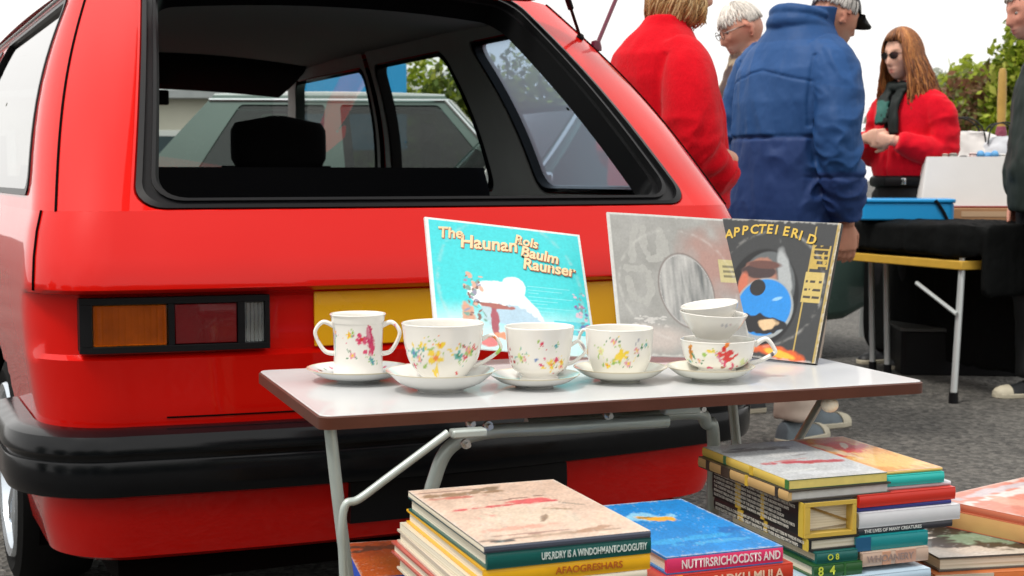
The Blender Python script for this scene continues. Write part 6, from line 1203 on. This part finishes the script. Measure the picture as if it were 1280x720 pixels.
# second stall behind it
t = thing('stall_table', 'wide black draped table carrying the white box, beside the dark coated man', 'table', (2.95, 7.75, 0), R(-8)); m = MB(); softbox(m, (0, 0, .755), (1.5, .95, .07)); 
me = remesh(m, .02, 2); v = mverts(me); setv(me, v + mnormals(me) * (.006 * fbm(v * 7, 3))[:, None]); mesh_obj('cloth_top', me, M_blackcloth, t)
m = MB(); m.grid(lambda u, w_: Vector((-.745 + 1.49 * u, -.455 + .012 * math.sin(u * 40) * w_, .76 - .24 * w_)), 80, 6); m.grid(lambda u, w_: Vector((-.745 + .010 * math.sin(u * 26) * w_, -.455 + .9 * u, .76 - .40 * w_)), 50, 6); m.build('cloth_skirt', M_blackcloth, t)
for sx in (-.66, .66):
    for sy in (-.38, .38): m = MB(); m.box((sx, sy, .36), (.04, .04, .72)); m.build('leg', M_blk, t)
def wbox(label, name, x, y, z, rz, w_, d_, h_, mat, cat='box', flare=.03, wall=.006, handles=False):
    t = thing(name, label, cat, (x, y, z), rz); m = MB()
    def ring(k, zz, o): hw_, hd = w_ / 2 + flare * k - o, d_ / 2 + flare * k - o; return [Vector((a, b, zz)) for a, b in rr2(-hw_, -hd, hw_, hd, .012, 3)]
    m.loft([ring(0, .0, .0), ring(-.5, h_ * .5, -.0), ring(-1, h_, 0), ring(-1, h_, wall), ring(0, wall, wall)], cap=True); m.build('shell', mat, t, sharp=30); return t
BX = hx(1208, 7.45)
bxm = wbox('white cardboard box with sloping sides full of small oddments, on the black draped table', 'cardboard_box', BX, 7.52, .858, R(-6), .50, .34, .262, M_wcard, flare=.035)
m = MB(); m.box((0, -.0, .004), (.52, .36, .008)); m.build('red_base', pbr('red_tray', (.25, .02, .015), .5), bxm, bevel=.002)
t = thing('cardboard_box', 'flat brown cardboard box under the white box', 'box', (BX + .05, 7.50, .792), R(-4)); m = MB(); m.box((0, 0, .032), (.50, .40, .063)); m.build('carton', M_brcard, t, bevel=.004); m = MB(); m.box((.02, -.2, .034), (.26, .004, .028)); m.build('paper_label', pbr('tan_label', (.50, .33, .2), .8), t)
for i, (px, dz, r3, cols, lab) in enumerate([(1178, .0, (.030, .03, .022), (.50, .44, .38), 'small beige ornament at the left end of the white box'), (1190, .0, (.028, .028, .024), (.34, .36, .33), 'small grey green ornament in the white box, second from its left end'), (1203, -.004, (.024, .024, .016), (.05, .05, .055), 'small black ornament in the white box beside the grey green one'), (1215, .004, (.028, .028, .022), (.60, .46, .44), 'pale pink ornament in the white box left of the blue one'), (1231, .0, (.050, .035, .026), (.10, .32, .60), 'blue knitted bundle at the middle of the white box'), (1252, .0, (.03, .03, .02), (.62, .60, .56), 'off white ornament near the right end of the white box')]):
    t = thing('ornament', lab, 'ornament', (hx(px, 7.45), 7.46, 1.115 + dz), 0, 'oddments in the white box'); m = MB()
    m.lathe([(.001, -.03), (r3[0] * .8, -.03), (r3[0], -.005), (r3[0] * .7, r3[2] * .5), (r3[0] * .85, r3[2] * .8), (r3[0] * .5, r3[2]), (.001, r3[2] * 1.05)], 20, Matrix.Scale(1, 4)); 
    if i == 4: m = MB(); [m.sphere((.04 * math.cos(k * 1.3), .02 * math.sin(k * 2.1), .008 * (k % 3)), .022, 10, 7) for k in range(6)]
    m.build('figure', pbr('ornament_%d' % i, cols, .45, vary=.35, vscale=40), t)
# pale bags and the post behind
def bag(label, px, d, z, w_, h_, mat, hnd):
    t = thing('carrier_bag', label, 'bag', (hx(px, d), d, z), R(-5), None); m = MB(); softbox(m, (0, 0, h_ / 2), (w_, .22, h_), p=4.5); me = remesh(m, .014, 2); v = mverts(me); k = sstep(.3 * h_, h_, v[:, 2]); setv(me, np.stack([v[:, 0] * (1 - .12 * k), v[:, 1] * (1 - .45 * k), v[:, 2]], -1) + mnormals(me) * (.012 * fbm(v * 11, 3))[:, None]); mesh_obj('body', me, mat, t)
    for dy in (-.05, .05):
        q = MB(); q.tube(smooth_path([(-w_ * .22 + hnd, dy, h_ - .05), (-w_ * .17 + hnd, dy * 1.1, h_ + .05), (w_ * .02 + hnd, dy * 1.2, h_ + .075), (w_ * .16 + hnd, dy * 1.1, h_ + .02), (w_ * .2 + hnd, dy, h_ - .07)], 6), .009, 8, flat=.5); q.build('strap', M_blk, t)
t = thing('trestle', 'white topped trestle behind the black draped table', 'table', (2.95, 8.65, 0), R(-4)); m = MB(); m.box((0, 0, .77), (1.7, .6, .03)); m.build('tabletop', M_wcard, t, bevel=.004)
for sx in (-.75, .75):
    for sy in (-.22, .22): m = MB(); m.tube([(sx, sy * 1.3, 0), (sx, sy, .755)], .018, 8); m.build('leg', M_steel, t)
bag('white carrier bag with two black straps behind the white cardboard box', 1196, 8.5, .788, .62, .50, M_wcard, .02); bag('pale grey bag with black straps nearest the dark coated man', 1262, 8.45, .788, .46, .47, pbr('pale_bag', (.58, .60, .64), .6), -.05)
P_ = (hx(1248, 8.75), 8.75); t = thing('wooden_ornament', 'tall ochre wooden ornament with a maroon carved base, standing among the bags', 'ornament', (P_[0], P_[1], .787), 0); m = MB(); m.lathe([(.001, .48), (.045, .48), (.05, .55), (.042, .62), (.05, .66), (.046, .88), (.040, .90), (.001, .90)], 24); 
mo = MB(); mo.lathe([(.001, 0), (.045, 0), (.038, .38), (.028, .42), (.036, .45), (.034, .50), (.026, .535), (.001, .536)], 20); mo.build('carved_base', pbr('maroon_carving', (.20, .03, .06), .5, vary=.6, vscale=30, bump=(60, .6, .01)), t)
m = MB(); m.lathe([(.001, .481), (.028, .482), (.025, .55), (.027, .70), (.024, .86), (.017, .885), (.001, .89)], 24); m.build('shaft', pbr('ochre_wood', (.40, .24, .05), .5, vary=.25, vscale=25), t)
# blue tray on the black cloth
def wboxP(px0, px1, d): return hx((px0 + px1) / 2, d), (px1 - px0) / 1778 * d
x_, w__ = wboxP(1078, 1190, 7.0); t = thing('storage_box', 'bright blue shallow plastic box on the bundled black cloth', 'box', (x_, 7.05, .805), R(-12)); m = MB(); m.prism(rr2(-w__ / 2, -.17, w__ / 2, .17, .03), 0, .085); m.build('tub', pbr('blue_plastic', (.012, .30, .66), .35, coat=.3), t, bevel=.008); m = MB(); m.prism(rr2(-w__ / 2 - .008, -.178, w__ / 2 + .008, .178, .034), .0855, .105); m.build('lid', pbr('blue_plastic', (.012, .30, .66), .35), t, bevel=.006)
m = MB(); m.tube([(.13, -.183, .10), (.165, -.183, .05), (.19, -.180, .0)], .008, 8); m.build('strap', M_blk, t)
# boxes in the shade under the stalls
t = thing('drawer_unit', 'grey plastic drawer unit in the shade under the stall tables', 'drawers', (hx(1216, 7.35), 7.42, .245), R(-5)); m = MB(); m.box((0, 0, .12), (.29, .26, .24)); m.build('carcass', pbr('grey_plastic', (.16, .165, .15), .5), t, bevel=.006)
for k in range(3): m = MB(); m.box((0, -.134, .045 + .076 * k), (.265, .010, .064)); d_ = m.build('drawer', pbr('grey_plastic', (.30, .31, .29), .5), t, bevel=.004); q = MB(); q.box((0, -.143, .058 + .076 * k), (.08, .010, .010)); q.build('handle', pbr('grey_plastic', (.30, .31, .29), .5), d_)
t = thing('plastic_crate', 'black plastic crate under the grey drawer unit', 'crate', (hx(1200, 7.35), 7.42, 0), R(-5)); m = MB(); m.prism(rr2(-.30, -.20, .30, .20, .03), 0, .225); m.build('tub', M_blk, t, bevel=.006); m = MB(); m.prism(rr2(-.31, -.21, .31, .21, .035), .2252, .2445); m.build('rim', pbr('dark_grey_plastic', (.06, .062, .06), .5), t, bevel=.004)

# unseen trees added behind the camera to darken the car's rear and reflections
for i, (px_, py_, h) in enumerate([(-13, -2, 3.4), (-11.5, -7.5, 3.8), (-6.5, -9.5, 3.5), (-1.5, -10.5, 4.0), (4, -10, 3.6), (9, -8, 3.8)]):
    leafy('tree', ('unseen dark leafy tree added left of the camera', 'unseen broad dark tree added behind and left of the camera', 'unseen dark bushy tree added at the left behind the camera', 'unseen tall dark tree added straight behind the camera', 'unseen dark round tree added at the right behind the camera', 'unseen wide dark tree added far right behind the camera')[i], 'tree', px_, py_, h, [(0, 0, h * .5, 2.2, 1.4, h * .5), (1.5, .2, h * .42, 1.5, 1.2, h * .42), (-1.5, -.2, h * .45, 1.6, 1.2, h * .44)], DG, 5000, .19, .16, 60 + i, 'unseen trees added to darken the reflections')
